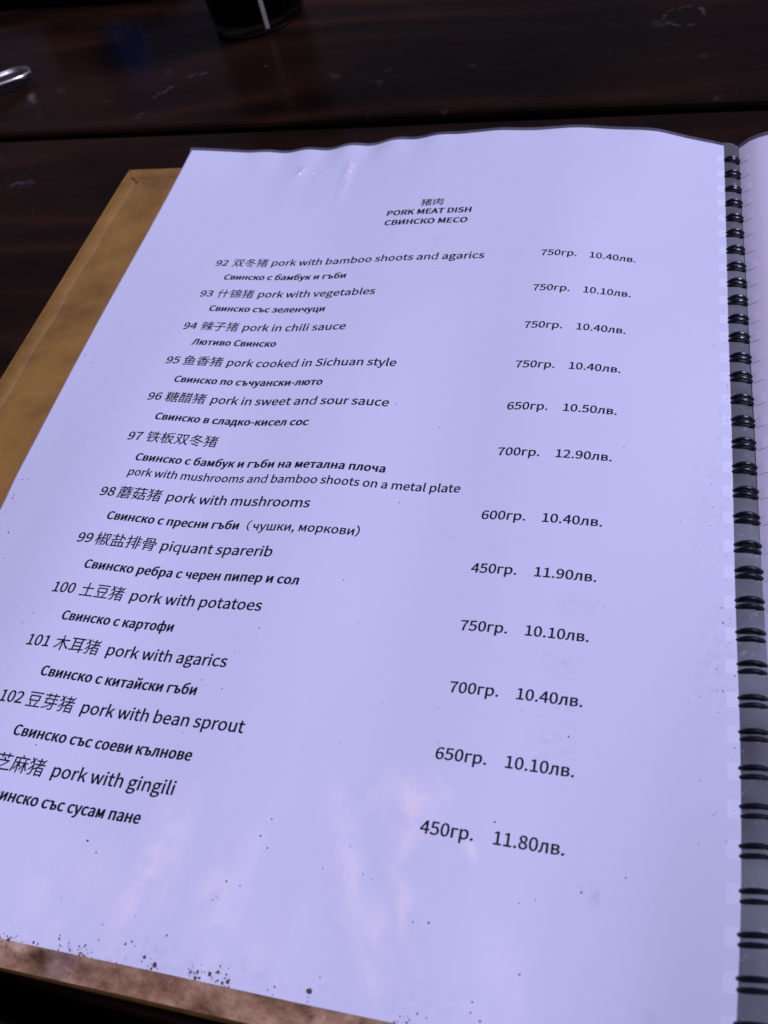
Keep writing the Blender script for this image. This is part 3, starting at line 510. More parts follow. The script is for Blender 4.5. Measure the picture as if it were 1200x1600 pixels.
# ------------------------------------------------------------------ page surface
F = np.array([[0.9936354216380662, 0.0, 0.11264390292484708],
              [-0.0017495924189524824, 0.9998793702030755, 0.015433209927575617],
              [-0.11263031471371247, -0.01553206497221392, 0.993515559598937]])
OFF = np.array([105.0, -148.0, -1.955446877827241])
KU = [0, 35, 70, 105, 135, 160, 180, 197, 213.]
KV = [0, 60, 150, 297.]
HC = [[-8.402, -11.674, -16.356, -25.258], [-7.571, -7.577, -8.483, -13.34], [-3.003, -3.986, -5.938, -9.963],
      [3.551, 1.407, -0.438, -4.767], [7.242, 5.266, 1.479, -1.078], [9.142, 8.273, 5.558, 2.78],
      [9.428, 7.47, 6.888, 4.851], [6.937, 6.609, 6.98, 9.371], [4.115, 6.198, 6.671, 17.201]]

def herm(xk, yk, x):
    n = len(xk); h = [xk[i + 1] - xk[i] for i in range(n - 1)]
    dl = [(yk[i + 1] - yk[i]) / h[i] for i in range(n - 1)]
    m = [dl[0]] + [(dl[i - 1] * h[i] + dl[i] * h[i - 1]) / (h[i - 1] + h[i]) for i in range(1, n - 1)] + [dl[-1]]
    if x < xk[0]: return yk[0] + m[0] * (x - xk[0])
    if x > xk[-1]: return yk[-1] + m[-1] * (x - xk[-1])
    i = 0
    while i < n - 2 and x >= xk[i + 1]: i += 1
    t = (x - xk[i]) / h[i]
    return ((2 * t ** 3 - 3 * t * t + 1) * yk[i] + (t ** 3 - 2 * t * t + t) * h[i] * m[i]
            + (-2 * t ** 3 + 3 * t * t) * yk[i + 1] + (t ** 3 - t * t) * h[i] * m[i + 1])

def hraw(u, v): return herm(KU, [herm(KV, c_, v) for c_ in HC], u)

def ripple(u, v):
    """cockled film along the top edge and a few shallow buckles lower down"""
    r = 0.0
    w = math.exp(-max(v, 0) / 9.0)
    if 20 < u < 118:
        e = math.sin(math.pi * (u - 20) / 98) ** .7
        r += .62 * w * e * math.sin(2 * math.pi * (u - 28) / 18.5 + .3)
    if u > 118:
        r += .35 * w * math.sin(2 * math.pi * (u - 118) / 31.0) * min(1, (u - 118) / 10) * max(0, min(1, (205 - u) / 20))
    # pointed buckles near the top
    for (bu, bv, su, sv, a) in ((52, 16, 2.6, 5, .28), (72, 17, 1.6, 7, .40), (73, 30, 1.5, 9, .25), (61, 19, 2.0, 4, .15)):
        r += a * math.exp(-((u - bu) / su) ** 2 - ((v - bv) / sv) ** 2)
    for (bu, bv, su, sv, ang, a) in ((150, 259, 5, 9, .3, .22), (136, 272, 3, 12, -.5, .28), (150, 276, 2.2, 9, -.7, .25),
                                     (113, 277, 3.5, 16, .1, .22), (128, 285, 3, 11, .1, .2), (142, 256, 3, 5, .6, .15)):
        c_, s_ = math.cos(ang), math.sin(ang)
        x, y = (u - bu) * c_ + (v - bv) * s_, -(u - bu) * s_ + (v - bv) * c_
        r += a * math.exp(-(x / su) ** 2 - (y / sv) ** 2)
    return r

LIFT = 15.0
def toW(u, v, h):
    q = F @ (np.array([u, -v, h]) - OFF); q[2] += LIFT
    return q
def PW(u, v, dh=0.0, rip=True):
    return toW(u, v, hraw(u, v) + (ripple(u, v) if rip else 0) + dh)

VK = [0, 96, 146, 197, 242, 270, 300.]
WK = [209.2, 211.3, 212.7, 213.3, 213.8, 213.4, 212.0]
def Wd(v): return herm(VK, WK, min(max(v, -6), 312))
RK = [(-6, 214.3), (1, 214.5), (24, 215), (53, 215.7), (79, 216.5), (97, 217), (117, 217.8), (135, 218.4), (158, 218.9), (192, 219.4), (300, 219.6)]
def Rd(v): return float(np.interp(v, [a for a, b in RK], [b for a, b in RK]))

H_PAGE = 300.0

# ------------------------------------------------------------------ table
def plank(parent, y0, y1, x0=-620, x1=520, th=28, skew=0.0):
    """board lying along x with rounded arrises; skew tilts its long edges a little, as in the table"""
    b = 2.2
    prof = [(0, -th), (0, -b), (b * .3, -b * .3), (b, 0)]
    n = 24
    V, Fc = [], []
    rows = []
    for i in range(n + 1):
        x = x0 + (x1 - x0) * i / n
        dy = skew * (x + 35)
        wob = .35 * math.sin(x * .021 + y0) + .2 * math.sin(x * .067 + y1)
        ring = []
        for (dyy, z) in prof: ring.append((x, y0 + dy + dyy + wob, z))
        for k in range(1, 6): ring.append((x, y0 + dy + b + (y1 - y0 - 2 * b) * k / 6, 0))
        for (dyy, z) in prof[::-1]: ring.append((x, y1 + dy - dyy + wob * .6, z))
        rows.append(ring)
    m = len(rows[0])
    for r in rows: V += r
    for i in range(n):
        for j in range(m - 1):
            a = i * m + j; Fc.append((a, a + m, a + m + 1, a + 1))
        Fc.append((i * m + m - 1, (i + 1) * m + m - 1, (i + 1) * m, i * m))
    Fc.append(tuple(range(m))); Fc.append(tuple(n * m + j for j in range(m))[::-1])
    return obj('plank', V, Fc, M_WOOD, parent, smooth=False)

table = thing('wooden_table', 'dark red brown stained plank table carrying the menu, glass and spoon', 'table', (0, 0, 0))
SK = -0.037
plank(table, 196.0, 380, skew=SK)
plank(table, 19, 190.0, skew=SK)
plank(table, -158, 14, skew=SK)
plank(table, -335, -166, skew=SK)
plank(table, 386, 560, skew=SK)
V, Fc = [], []
def boxv(x0, x1, y0, y1, z0, z1):
    return ([(x0, y0, z0), (x1, y0, z0), (x1, y1, z0), (x0, y1, z0), (x0, y0, z1), (x1, y0, z1), (x1, y1, z1), (x0, y1, z1)],
            [(3, 2, 1, 0), (4, 5, 6, 7), (0, 1, 5, 4), (1, 2, 6, 5), (2, 3, 7, 6), (3, 0, 4, 7)])
for x in (-480, 380):
    V, Fc = boxv(x - 35, x + 35, -320, 545, -60, -28.5)
    obj('crossbar', V, Fc, M_WOOD, table, smooth=False)

# dried water marks on the varnish
def make_mark():
    m, nt, N, L, P = mat('dried_water')
    tc = N.new('ShaderNodeTexCoord')
    n_ = noise(N, L, tc.outputs['Object'], 260, 5, .7)
    al = ramp(N, [(.46, (0, 0, 0)), (.72, (.30, .30, .30))]); L.new(n_.outputs[0], al.inputs[0])
    L.new(al.outputs[0], P.inputs['Alpha'])
    P.inputs['Base Color'].default_value = (.24, .22, .26, 1); P.inputs['Roughness'].default_value = .5
    return m
M_MARK = make_mark()
def mark_ring(cx, cy, r, w, sx=1.0):
    V, Fc = [], []
    for k in range(40):
        a = 2 * math.pi * k / 40; rr = r * (1 + .05 * math.sin(3 * a + cx)); ww = w * (.5 + .5 * abs(math.sin(a * .5 + 1)))
        for q in (rr - ww, rr + ww): V.append((cx + q * math.cos(a) * sx, cy + q * math.sin(a), .05))
    for k in range(40):
        j = (k + 1) % 40; Fc.append((2 * k, 2 * k + 1, 2 * j + 1, 2 * j))
    obj('water_mark', V, Fc, M_MARK, table, smooth=False)
def mark_blot(cx, cy, rx, ry, ang):
    V, Fc = [(cx, cy, .05)], []
    for k in range(16):
        a = 2 * math.pi * k / 16; q = random.uniform(.6, 1.1)
        x, y = rx * q * math.cos(a), ry * q * math.sin(a)
        V.append((cx + x * math.cos(ang) - y * math.sin(ang), cy + x * math.sin(ang) + y * math.cos(ang), .05))
        Fc.append((0, 1 + k, 1 + (k + 1) % 16))
    obj('water_mark', V, Fc, M_MARK, table, smooth=False)
mark_ring(87, 262.6, 8.5, 1.1)
mark_blot(-160, 232, 10, 2.6, .9); mark_blot(-147, 247, 8, 2, .3); mark_blot(-190, 228, 3, 1.6, 0)
mark_blot(-205, 158, 8, 3, .2); mark_blot(-110, 250, 3, 1.2, .4)

# ------------------------------------------------------------------ ochre folder under the menu
board = thing('ochre_folder', 'worn ochre leatherette folder lying flat under the open wire bound menu', 'folder', (0, 0, 0))
bx0, bx1, by0, by1, bt = -143.5, 72.0, -156.8, 158.6, 4.0
def rrect(x0, x1, y0, y1, r, z, n=5):
    pts = []
    for cx, cy, a0 in ((x1 - r, y1 - r, 0), (x0 + r, y1 - r, 90), (x0 + r, y0 + r, 180), (x1 - r, y0 + r, 270)):
        for k in range(n + 1):
            a = R(a0 + 90 * k / n); pts.append((cx + r * math.cos(a), cy + r * math.sin(a), z))
    return pts
def shift(p):  # the folder lies a touch askew
    x, y, z = p; return (x + (y - 20) * -.018, y + (x + 130) * (-.03 if y > 0 else 0), z)
def slab(x0, x1, y0, y1, r, z0, z1, bev):
    rings = [rrect(x0, x1, y0, y1, r, z0), rrect(x0, x1, y0, y1, r, z1 - bev),
             rrect(x0 + bev * .3, x1 - bev * .3, y0 + bev * .3, y1 - bev * .3, r, z1 - bev * .3),
             rrect(x0 + bev, x1 - bev, y0 + bev, y1 - bev, r, z1)]
    V = [shift(p) for r_ in rings for p in r_]; n = len(rings[0]); Fc = []
    for k in range(3):
        for i in range(n):
            j = (i + 1) % n; Fc.append((k * n + i, k * n + j, (k + 1) * n + j, (k + 1) * n + i))
    Fc.append(tuple(range(3 * n, 4 * n))); Fc.append(tuple(range(n))[::-1])
    return V, Fc
V, Fc = slab(bx0, bx1, by0, by1, 3, .2, 3.2, .4)
obj('board_core', V, Fc, M_BOARD_SIDE, board, smooth=False)
V, Fc = slab(bx0 - .2, bx1 + .2, by0 - .3, by1 + .3, 3, 3.25, bt, .5)
obj('leatherette_cover', V, Fc, M_LEATHER, board, smooth=False)
# turned-in hem along the top and left edges, with its raised fold
def hem(pts_in, pts_out, name):
    n = len(pts_in); V = []
    for a, b_ in zip(pts_in, pts_out):
        for t, z in ((0, bt + .02), (.06, bt + .34), (.5, bt + .42), (.94, bt + .30), (1, bt + .02)):
            V.append(shift((a[0] + (b_[0] - a[0]) * t, a[1] + (b_[1] - a[1]) * t, z)))
    return obj(name, V, grid_faces(n, 5, flip=True), M_LEATHER, board)
n = 60
rnd = random.Random(3)
hem([(bx0 + 7.4 + .35 * math.sin(i * .8) + rnd.uniform(-.15, .15), by1 - 9 - (by1 - by0 - 18) * i / n) for i in range(n + 1)],
    [(bx0 + .9, by1 - 9 - (by1 - by0 - 18) * i / n) for i in range(n + 1)], 'hem')
hem([(bx0 + .9 + (bx1 - bx0 - 2) * i / n, by1 - 7.2 + .3 * math.sin(i * 1.3)) for i in range(n + 1)],
    [(bx0 + .9 + (bx1 - bx0 - 2) * i / n, by1 - .9) for i in range(n + 1)], 'hem')
# a crease crossing the corner
cr = [(bx0 + 1.2 + t * 7.2, by1 - 1.2 - t * 9.5 + .5 * math.sin(t * 9)) for t in [i / 14 for i in range(15)]]
V = []
for i, (x, y) in enumerate(cr):
    for d, z in ((-.55, bt + .44), (0, bt + .85), (.55, bt + .44)):
        V.append(shift((x + d * .8, y + d * .6, z)))
obj('crease', V, grid_faces(15, 3), M_LEATHER, board)

# ------------------------------------------------------------------ the menu
menu = thing('wire_bound_menu', 'open wire bound menu with laminated white pages listing pork dishes and prices', 'menu', (0, 0, 0))

def page_mesh(name, u0f, u1f, v0, v1, nu, nv, m, dh, thick, parent, rip=True, func=None):
    func = func or (lambda u, v, d: PW(u, v, d, rip))
    V, UV = [], []
    for layer in (dh, dh - thick):
        for i in range(nu):
            for j in range(nv):
                v = v0 + (v1 - v0) * j / (nv - 1)
                a, b_ = u0f(v), u1f(v)
                u = a + (b_ - a) * i / (nu - 1)
                V.append(func(u, v, layer)); UV.append((u / 100, v / 100))
    n = nu * nv
    Fc = grid_faces(nu, nv, flip=True) + grid_faces(nu, nv, n)
    for i in range(nu - 1):
        a, b_ = i * nv, (i + 1) * nv
        Fc.append((a, b_, b_ + n, a + n)); a += nv - 1; b_ += nv - 1
        Fc.append((b_, a, a + n, b_ + n))
    for j in range(nv - 1):
        a = j; Fc.append((a + 1, a, a + n, a + 1 + n))
        a = (nu - 1) * nv + j; Fc.append((a, a + 1, a + 1 + n, a + n))
    return obj(name, V, Fc, m, parent, uv=UV)

def left_edge(v):
    return .35 * math.sin(v * .045) + (.9 * math.exp(-((v - 184) / 9) ** 2))
paper = page_mesh('left_page', left_edge, Wd, 0, H_PAGE, 200, 200, M_PAPER, 0, .18, menu)

# ---- glyph outlines (600 units to the em; zig-zag deltas)
def decode(s): return [(s[i] / 600, s[i + 1] / 600) for i in range(0, len(s), 2)]
GLYPH = {ch: (g[0] / 600, [decode(s) for s in g[1:]]) for ch, g in GL.items()}

def text_mesh2d(s, bold):
    """flat glyph outlines filled by a temporary 2D curve; returns verts, tris and inked width in em"""
    cu = bpy.data.curves.new('tmp', 'CURVE'); cu.dimensions = '2D'; cu.fill_mode = 'BOTH'
    x = 0; K = 10.0
    x0, x1 = 1e9, -1e9
    for ch in s:
        adv, cs = GLYPH[ch]
        if bold == 1: adv += .022
        for L_ in cs:
            sp = cu.splines.new('POLY'); sp.points.add(len(L_) - 1)
            for p_, (a, b_) in zip(sp.points, L_):
                p_.co = ((x + a) * K, b_ * K, 0, 1); x0 = min(x0, x + a); x1 = max(x1, x + a)
            sp.use_cyclic_u = True
        x += adv
    cu.offset = (.010 if bold == 1 else 0.0 if ord(s[0]) > 0x3000 else .010) * K
    o = bpy.data.objects.new('tmp', cu); COL.objects.link(o)
    dg = bpy.context.evaluated_depsgraph_get()
    me = bpy.data.meshes.new_from_object(o.evaluated_get(dg))
    V = [(v.co.x / K, v.co.y / K) for v in me.vertices]
    Fc = [tuple(p_.vertices) for p_ in me.polygons]
    bpy.data.objects.remove(o); bpy.data.meshes.remove(me); bpy.data.curves.remove(cu)
    return V, Fc, x0, x1

def put_text(s, u0, u1, v0, v1, size, bold=0, name='printed_line'):
    V2, Fc, x0, x1 = text_mesh2d(s, bold)
    if u1 is None: sx = size
    else: sx = (u1 - u0) / (x1 - x0)
    V, FF = [], []
    smear = ((0, 0),) if not bold else ((-.034, -.005), (-.012, .008), (.012, -.008), (.034, .005)) if bold == 1 else ((-.014, 0), (0, .01), (.014, 0)) if bold == 2 else ((-.010, -.004), (.010, .004)) if bold == 4 else ((-.009, -.005), (.009, .005))
    for k, (ddx, ddy) in enumerate(smear):
        n0 = len(V)
        for x, y in V2:
            u = u0 + (x + ddx - x0) * sx
            t = (u - u0) / max(1e-6, (x1 - x0) * sx)
            v = v0 + (v1 - v0) * t - (y + ddy) * size
            V.append(PW(u, v, .045 + .002 * k))
        FF += [tuple(q + n0 for q in f_) for f_ in Fc]
    Fc = FF
    return obj(name, V, Fc, M_INK, paper, smooth=False)

S14, C14, S12, C12 = 4.32, 4.85, 3.78, 4.2
put_text('猪肉', 106.2, 114.3, 43.2, 43.2, 4.2, 2, 'printed_heading')
put_text('PORK MEAT DISH', 94.8, 125.2, 47.9, 48.5, S12, 1, 'printed_heading')
put_text('СВИНСКО МЕСО', 95.1, 124.8, 53.4, 54.1, S12, 1, 'printed_heading')
ROWS = [('92', '双冬猪', 'pork with bamboo shoots and agarics', 43.1, 56.7, 57.7, 133.9, 73.4, '750гр.', '10.40лв.'),
        ('93', '什锦猪', 'pork with vegetables', 43.1, 56.7, 57.9, 100.1, 90.4, '750гр.', '10.10лв.'),
        ('94', '辣子猪', 'pork in chili sauce', 43.0, 56.6, 57.8, 94.1, 107.3, '750гр.', '10.40лв.'),
        ('95', '鱼香猪', 'pork cooked in Sichuan style', 42.7, 56.7, 57.8, 114.8, 124.1, '750гр.', '10.40лв.'),
        ('96', '糖醋猪', 'pork in sweet and sour sauce', 42.7, 56.6, 58.0, 116.2, 140.8, '650гр.', '10.50лв.'),
        ('97', '铁板双冬猪', None, 42.8, 66.6, 0, 0, 157.9, '700гр.', '12.90лв.'),
        ('98', '蘑菇猪', 'pork with mushrooms', 42.3, 56.4, 57.7, 102.3, 179.9, '600гр.', '10.40лв.'),
        ('99', '椒盐排骨', 'piquant sparerib', 42.3, 61.2, 62.4, 96.2, 196.8, '450гр.', '11.90лв.'),
        ('100', '土豆猪', 'pork with potatoes', 44.9, 58.2, 60.1, 98.5, 213.7, '750гр.', '10.10лв.'),
        ('101', '木耳猪', 'pork with agarics', 44.6, 58.1, 60.1, 94.3, 230.4, '700гр.', '10.40лв.'),
        ('102', '豆芽猪', 'pork with bean sprout', 44.4, 58.0, 60.0, 104.5, 246.9, '650гр.', '10.10лв.'),
        ('103', '芝麻猪', 'pork with gingili', 43.8, 57.6, 59.6, 92.3, 263.7, '450гр.', '11.80лв.')]
PA = [152.6, 152.2, 151.8, 151.5, 151.5, 151.4, 150.5, 150.6, 150.8, 151.2, 151.1, 151.0]
PB = [168.2, 167.9, 167.5, 167.1, 167.3, 167.2, 166.3, 166.5, 166.5, 166.8, 166.7, 166.7]
PC = [182.6, 182.2, 181.9, 181.7, 181.9, 181.9, 181.3, 181.4, 181.2, 181.4, 181.3, 181.1]
for i, (num, zh, en, a, b_, c_, d, v, gr, pr) in enumerate(ROWS):
    put_text(num, 36.0, 36.0 + (4.75 if len(num) == 2 else 6.75), v, v, S14, 4)
    put_text(zh, a - (.4 if i < 8 else .2), b_ - .5, v + .25, v + .25, C14, 3)
    if en: put_text(en, c_ + (.15 if i < 8 else -.1), d, v, v, S14, 4)
    put_text(gr, PA[i], PA[i] + 11.35, v, v, S12, 4, 'printed_weight')
    put_text(pr, PB[i], PC[i], v, v, S12, 4, 'printed_price')
SUBS = [('Свинско с бамбук и гъби', 42.1, 87.4, 81.2, 81.2, 1), ('Свинско със зеленчуци', 42.4, 84.3, 98.0, 98.0, 1),
        ('Лютиво Свинско', 42.1, 71.9, 115.0, 114.6, 1), ('Свинско по съчуански-люто', 42.4, 93, 132.6, 132.4, 1),
        ('Свинско в сладко-кисел сос', 42.1, 93.2, 149.1, 149.3, 1), ('Свинско с бамбук и гъби на метална плоча', 42.2, 120.7, 166.0, 165.6, 1),
        ('pork with mushrooms and bamboo shoots on a metal plate', 42.1, 143.1, 171.8, 171.0, 4),
        ('Свинско с пресни гъби', 42.1, 83.3, 188.3, 188.2, 1), ('（', 85.9, 87.0, 188.2, 188.2, 4), ('чушки, моркови）', 87.9, 118.6, 188.3, 187.8, 4),
        ('Свинско ребра с черен пипер и сол', 42.3, 106.2, 205.3, 205.0, 1), ('Свинско с картофи', 42.9, 75.7, 222, 221.6, 1),
        ('Свинско с китайски гъби', 44.4, 88.8, 238.6, 238.6, 1), ('Свинско със соеви кълнове', 44.6, 93.7, 255.2, 255.2, 1),
        ('Свинско със сусам пане', 44.6, 86.5, 271.3, 271.3, 1)]
for s, a, b_, v0, v1, bo in SUBS:
    put_text(s, a, b_, v0, v1, S12, bo)

# ---- dirt crumbs stuck along the foot of the page
SPECKS = [(75.5, 276.7, 0.29), (78.8, 278.9, 0.22), (93.8, 296.1, 0.31), (95.0, 295.4, 0.27), (99.1, 297.7, 0.48), (101.9, 298.7, 0.54), (101.4, 299.7, 0.34), (102.4, 292.9, 0.27), (110.1, 298.7, 0.33), (111.6, 298.4, 0.33), (111.5, 299.6, 0.4), (112.4, 299.4, 0.26), (114.3, 298.3, 0.46), (115.9, 297.6, 0.46), (116.0, 296.5, 0.26), (116.3, 299.2, 0.26), (117.5, 299.4, 0.33), (118.5, 299.0, 0.46), (135.6, 297.5, 0.57), (66.3, 299.9, 0.44), (72.4, 299.4, 0.36), (73.5, 299.5, 0.29), (78.8, 298.9, 0.25), (78.2, 297.8, 0.21), (80.7, 298.1, 0.21), (81.5, 299.3, 0.25), (84.4, 299.5, 0.28), (84.6, 298.0, 0.18), (87.3, 296.3, 0.21), (86.9, 293.3, 0.21), (93.8, 290.3, 0.14), (111.8, 280.2, 0.24), (115.1, 280.6, 0.17), (110.0, 284.4, 0.17), (110.6, 283.6, 0.13), (116.4, 269.6, 0.2), (118.6, 271.9, 0.23), (132.0, 274.1, 0.16), (136.8, 268.7, 0.16), (141.0, 273.9, 0.16), (143.0, 274.6, 0.13), (137.1, 294.7, 0.19), (3.5, 172.4, 0.29), (5.6, 172.5, 0.19), (2.3, 172.6, 0.19), (3.3, 178.3, 0.24), (3.6, 179.7, 0.29), (9.3, 193.0, 0.33), (12.9, 202.5, 0.18), (166.4, 259.1, 0.22), (156.5, 281.2, 0.22), (153.4, 281.6, 0.16), (175.4, 287.3, 0.25), (193.3, 266.4, 0.19), (176.6, 273.2, 0.16), (173.6, 274.4, 0.16), (167.4, 293.7, 0.22), (167.4, 295.5, 0.21), (169.4, 296.6, 0.24), (157.6, 297.6, 0.25), (185.2, 270.4, 0.25), (141.0, 274.0, 0.13), (117.7, 265.6, 0.17), (118.1, 202.0, 0.19), (125.0, 213.8, 0.15), (118.5, 139.5, 0.22), (133.1, 147.4, 0.17), (184.8, 152.7, 0.2), (136.1, 234.6, 0.14), (119.1, 76.1, 0.15), (213.0, 219.3, 0.2), (210.6, 205.2, 0.28), (210.3, 201.0, 0.21), (212.0, 203.8, 0.14), (168.4, 233.1, 0.13), (166.3, 259.1, 0.19), (149.4, 234.6, 0.14), (151.0, 243.0, 0.13), (179.3, 237.8, 0.23), (5.8, 121.7, 0.26), (1.8, 118.0, 0.21), (15.6, 130.3, 0.18), (7.9, 106.1, 0.19), (99.9, 218.8, 0.19), (94.1, 222.0, 0.15), (100.0, 221.5, 0.15), (95.4, 225.9, 0.16), (89.3, 234.4, 0.19), (33.5, 220.9, 0.21), (31.4, 224.0, 0.21), (38.2, 219.0, 0.17), (117.8, 265.6, 0.17), (116.2, 269.6, 0.17), (118.6, 271.9, 0.15), (75.5, 276.7, 0.22), (52.1, 256.8, 0.23), (95.4, 236.2, 0.18), (89.3, 248.6, 0.15)]
V, Fc = [], []
rnd = random.Random(11)
def crumb(u, v, r):
    n = rnd.choice((6, 7, 8)); k = len(V)
    V.append(PW(u, v, .06 + r * .25))
    rr = [r * rnd.uniform(.65, 1.25) for _ in range(n)]
    for i in range(n):
        a = 2 * math.pi * i / n + rnd.uniform(-.2, .2)
        V.append(PW(u + rr[i] * math.cos(a), v + rr[i] * math.sin(a) * 1.0, .03))
    for i in range(n): Fc.append((k, k + 1 + i, k + 1 + (i + 1) % n))
for u, v, r in SPECKS:
    crumb(u, v, r)
    if v > 290 and r > .3:
        for _ in range(4): crumb(u + rnd.gauss(0, 1.2), v + rnd.gauss(0, .8), rnd.uniform(.06, .16))
for _ in range(26):                       # loose clusters and smears of crumbs along the foot
    cu_ = rnd.choice((66, 74, 80, 84, 93, 101, 111, 117, 128, 140, 156, 170, 188)) + rnd.gauss(0, 1.5)
    for _ in range(rnd.choice((2, 4, 7, 9))):
        crumb(cu_ + rnd.gauss(0, 1.1), min(300.2, 300 - abs(rnd.gauss(0, 1.1))), rnd.uniform(.05, .24))
for _ in range(34):
    cu_, cv_ = rnd.uniform(5, 208), rnd.uniform(60, 296)
    for _ in range(rnd.choice((1, 1, 2, 4))):
        crumb(cu_ + rnd.gauss(0, 2), cv_ + rnd.gauss(0, 1.6), rnd.uniform(.04, .11))
for _ in range(70):
    crumb(Wd(150) - abs(rnd.gauss(0, 4)), rnd.uniform(100, 260), rnd.uniform(.05, .16))
o = obj('dirt_specks', V, Fc, M_DIRT, paper, smooth=False); o['kind'] = 'stuff'

# ---- clear film margins of the left page
page_mesh('laminate_margin', lambda v: -1.2, lambda v: Wd(0) + 3.6, -1.9, -.02, 160, 4, M_FILM, -.02, .12, menu)
page_mesh('laminate_margin', lambda v: -1.2, lambda v: Wd(300) + 3.6, H_PAGE + .02, H_PAGE + 5.4, 120, 6, M_FILM_EDGE, -.02, .12, menu)
page_mesh('laminate_margin', lambda v: left_edge(v) - .45, lambda v: left_edge(v) - .02, 0, H_PAGE, 3, 120, M_FILM_PALE, -.02, .12, menu)
def valley(u, v, d):
    """inner margins dip towards the wire"""
    a, b_ = Wd(v), Rd(v)
    t = min(1, max(0, (u - a) / max(.5, b_ - a)))
    w = math.sin(math.pi * t)
    if u < a: return toW(u, v, hraw(u, v) - .25 + d)
    return toW(u, v, hraw(a, v) * (1 - t) + hraw(b_, v) * t + .35 * w + d)
page_mesh('laminate_margin', lambda v: Wd(v) + .02, lambda v: Wd(v) + (Rd(v) - Wd(v)) * .70, -2.2, H_PAGE + 6, 7, 160, M_STRIP, -.05, .15, menu, func=valley)
page_mesh('laminate_margin', lambda v: Wd(v) + (Rd(v) - Wd(v)) * .62, lambda v: Rd(v) + .3, -2.2, H_PAGE + 6, 7, 160, M_STRIP, -.30, .15, menu, func=valley)

# ---- sheets lying below the left page
for k in range(5):
    du = rnd.uniform(-.2, .2) ; dv = rnd.uniform(-.3, .3)
    page_mesh('under_page', lambda v, k=k, du=du: 1.4 + du + .3 * k, lambda v: Wd(v) - 1.0 , .8 + dv, H_PAGE - 1.2 + dv, 24, 24, M_SHEET, -.9 - 1.0 * k, .5, menu, rip=False)
    page_mesh('under_margin', lambda v: Wd(v) - .98, lambda v: Rd(v) + .2, -1.6 + dv, H_PAGE + 4, 5, 80, M_FILM, -.4 - 1.0 * k, .15, menu, func=valley)

# ---- right page
def HR(s): return 3.6 * (1 - math.exp(-s / 3.6)) + 4.0 * (1 - math.exp(-s / 14)) 
def right_fn(u, v, d):
    b_ = Rd(v); s = max(0, u - b_)
    k = 1 - .35 * min(1, max(0, v / 300))
    h0 = hraw(min(b_, 216), v)
    if s > 0:
        # arch over the spine and settle down towards the outer edge
        h = h0 + HR(s) * k - (s / 210) ** 1.5 * (9 + h0 * .2) + .115 * 0 * s
    else: h = h0
    p = toW(b_, v, 0); q = toW(u, v, h + d)
    q[2] += s * .113 * .98 - s * .02       # level the right side: undo the left page's tilt
    return q
right_page = page_mesh('right_page', Rd, lambda v: Rd(v) + 210, 0, H_PAGE, 70, 90, M_PAPER_R, 0, .18, menu, func=right_fn)
page_mesh('laminate_margin', lambda v: Rd(v), lambda v: Rd(v) + 212, -2.6, -.02, 70, 3, M_FILM, -.02, .12, menu, func=right_fn)
page_mesh('laminate_margin', lambda v: Rd(v), lambda v: Rd(v) + 212, H_PAGE + .02, H_PAGE + 6.6, 70, 3, M_FILM_EDGE, -.02, .12, menu, func=right_fn)
for k in range(4):
    page_mesh('under_page', lambda v: Rd(v) + 1.0, lambda v, k=k: Rd(v) + 209 - .4 * k, .8, H_PAGE - 1, 40, 24, M_SHEET, -.9 - 1.0 * k, .5, menu, func=right_fn)

# ---- wire loops and punched slots
LV = [9.45, 18.82, 28.24, 36.8, 45.43, 54.09, 62.97, 71.8, 79.74, 87.88, 96.5, 104.48, 113.08, 121.11, 130.0, 138.36, 146.74, 155.54, 164.13, 172.94, 182.2, 190.39, 199.19, 208.47, 217.1, 225.7, 234.02, 242.53, 250.91, 259.14, 267.72, 275.78, 283.52, 290.95]
def tube(path, rad, n=8, closed=True):
    V, Fc = [], []
    m = len(path); P_ = [np.array(p_) for p_ in path]
    for i in range(m):
        t = P_[(i + 1) % m] - P_[i - 1] if closed else (P_[min(i + 1, m - 1)] - P_[max(i - 1, 0)])
        t /= np.linalg.norm(t)
        a = np.array([0, 1.0, 0]); a -= t * (a @ t); a /= np.linalg.norm(a); b_ = np.cross(t, a)
        for k in range(n):
            th = 2 * math.pi * k / n
            V.append(P_[i] + rad * (a * math.cos(th) + b_ * math.sin(th)))
    for i in range(m if closed else m - 1):
        for k in range(n):
            j = (i + 1) % m
            Fc.append((i * n + k, i * n + (k + 1) % n, j * n + (k + 1) % n, j * n + k))
    return V, Fc
SV, SF, SF2 = [], [], []
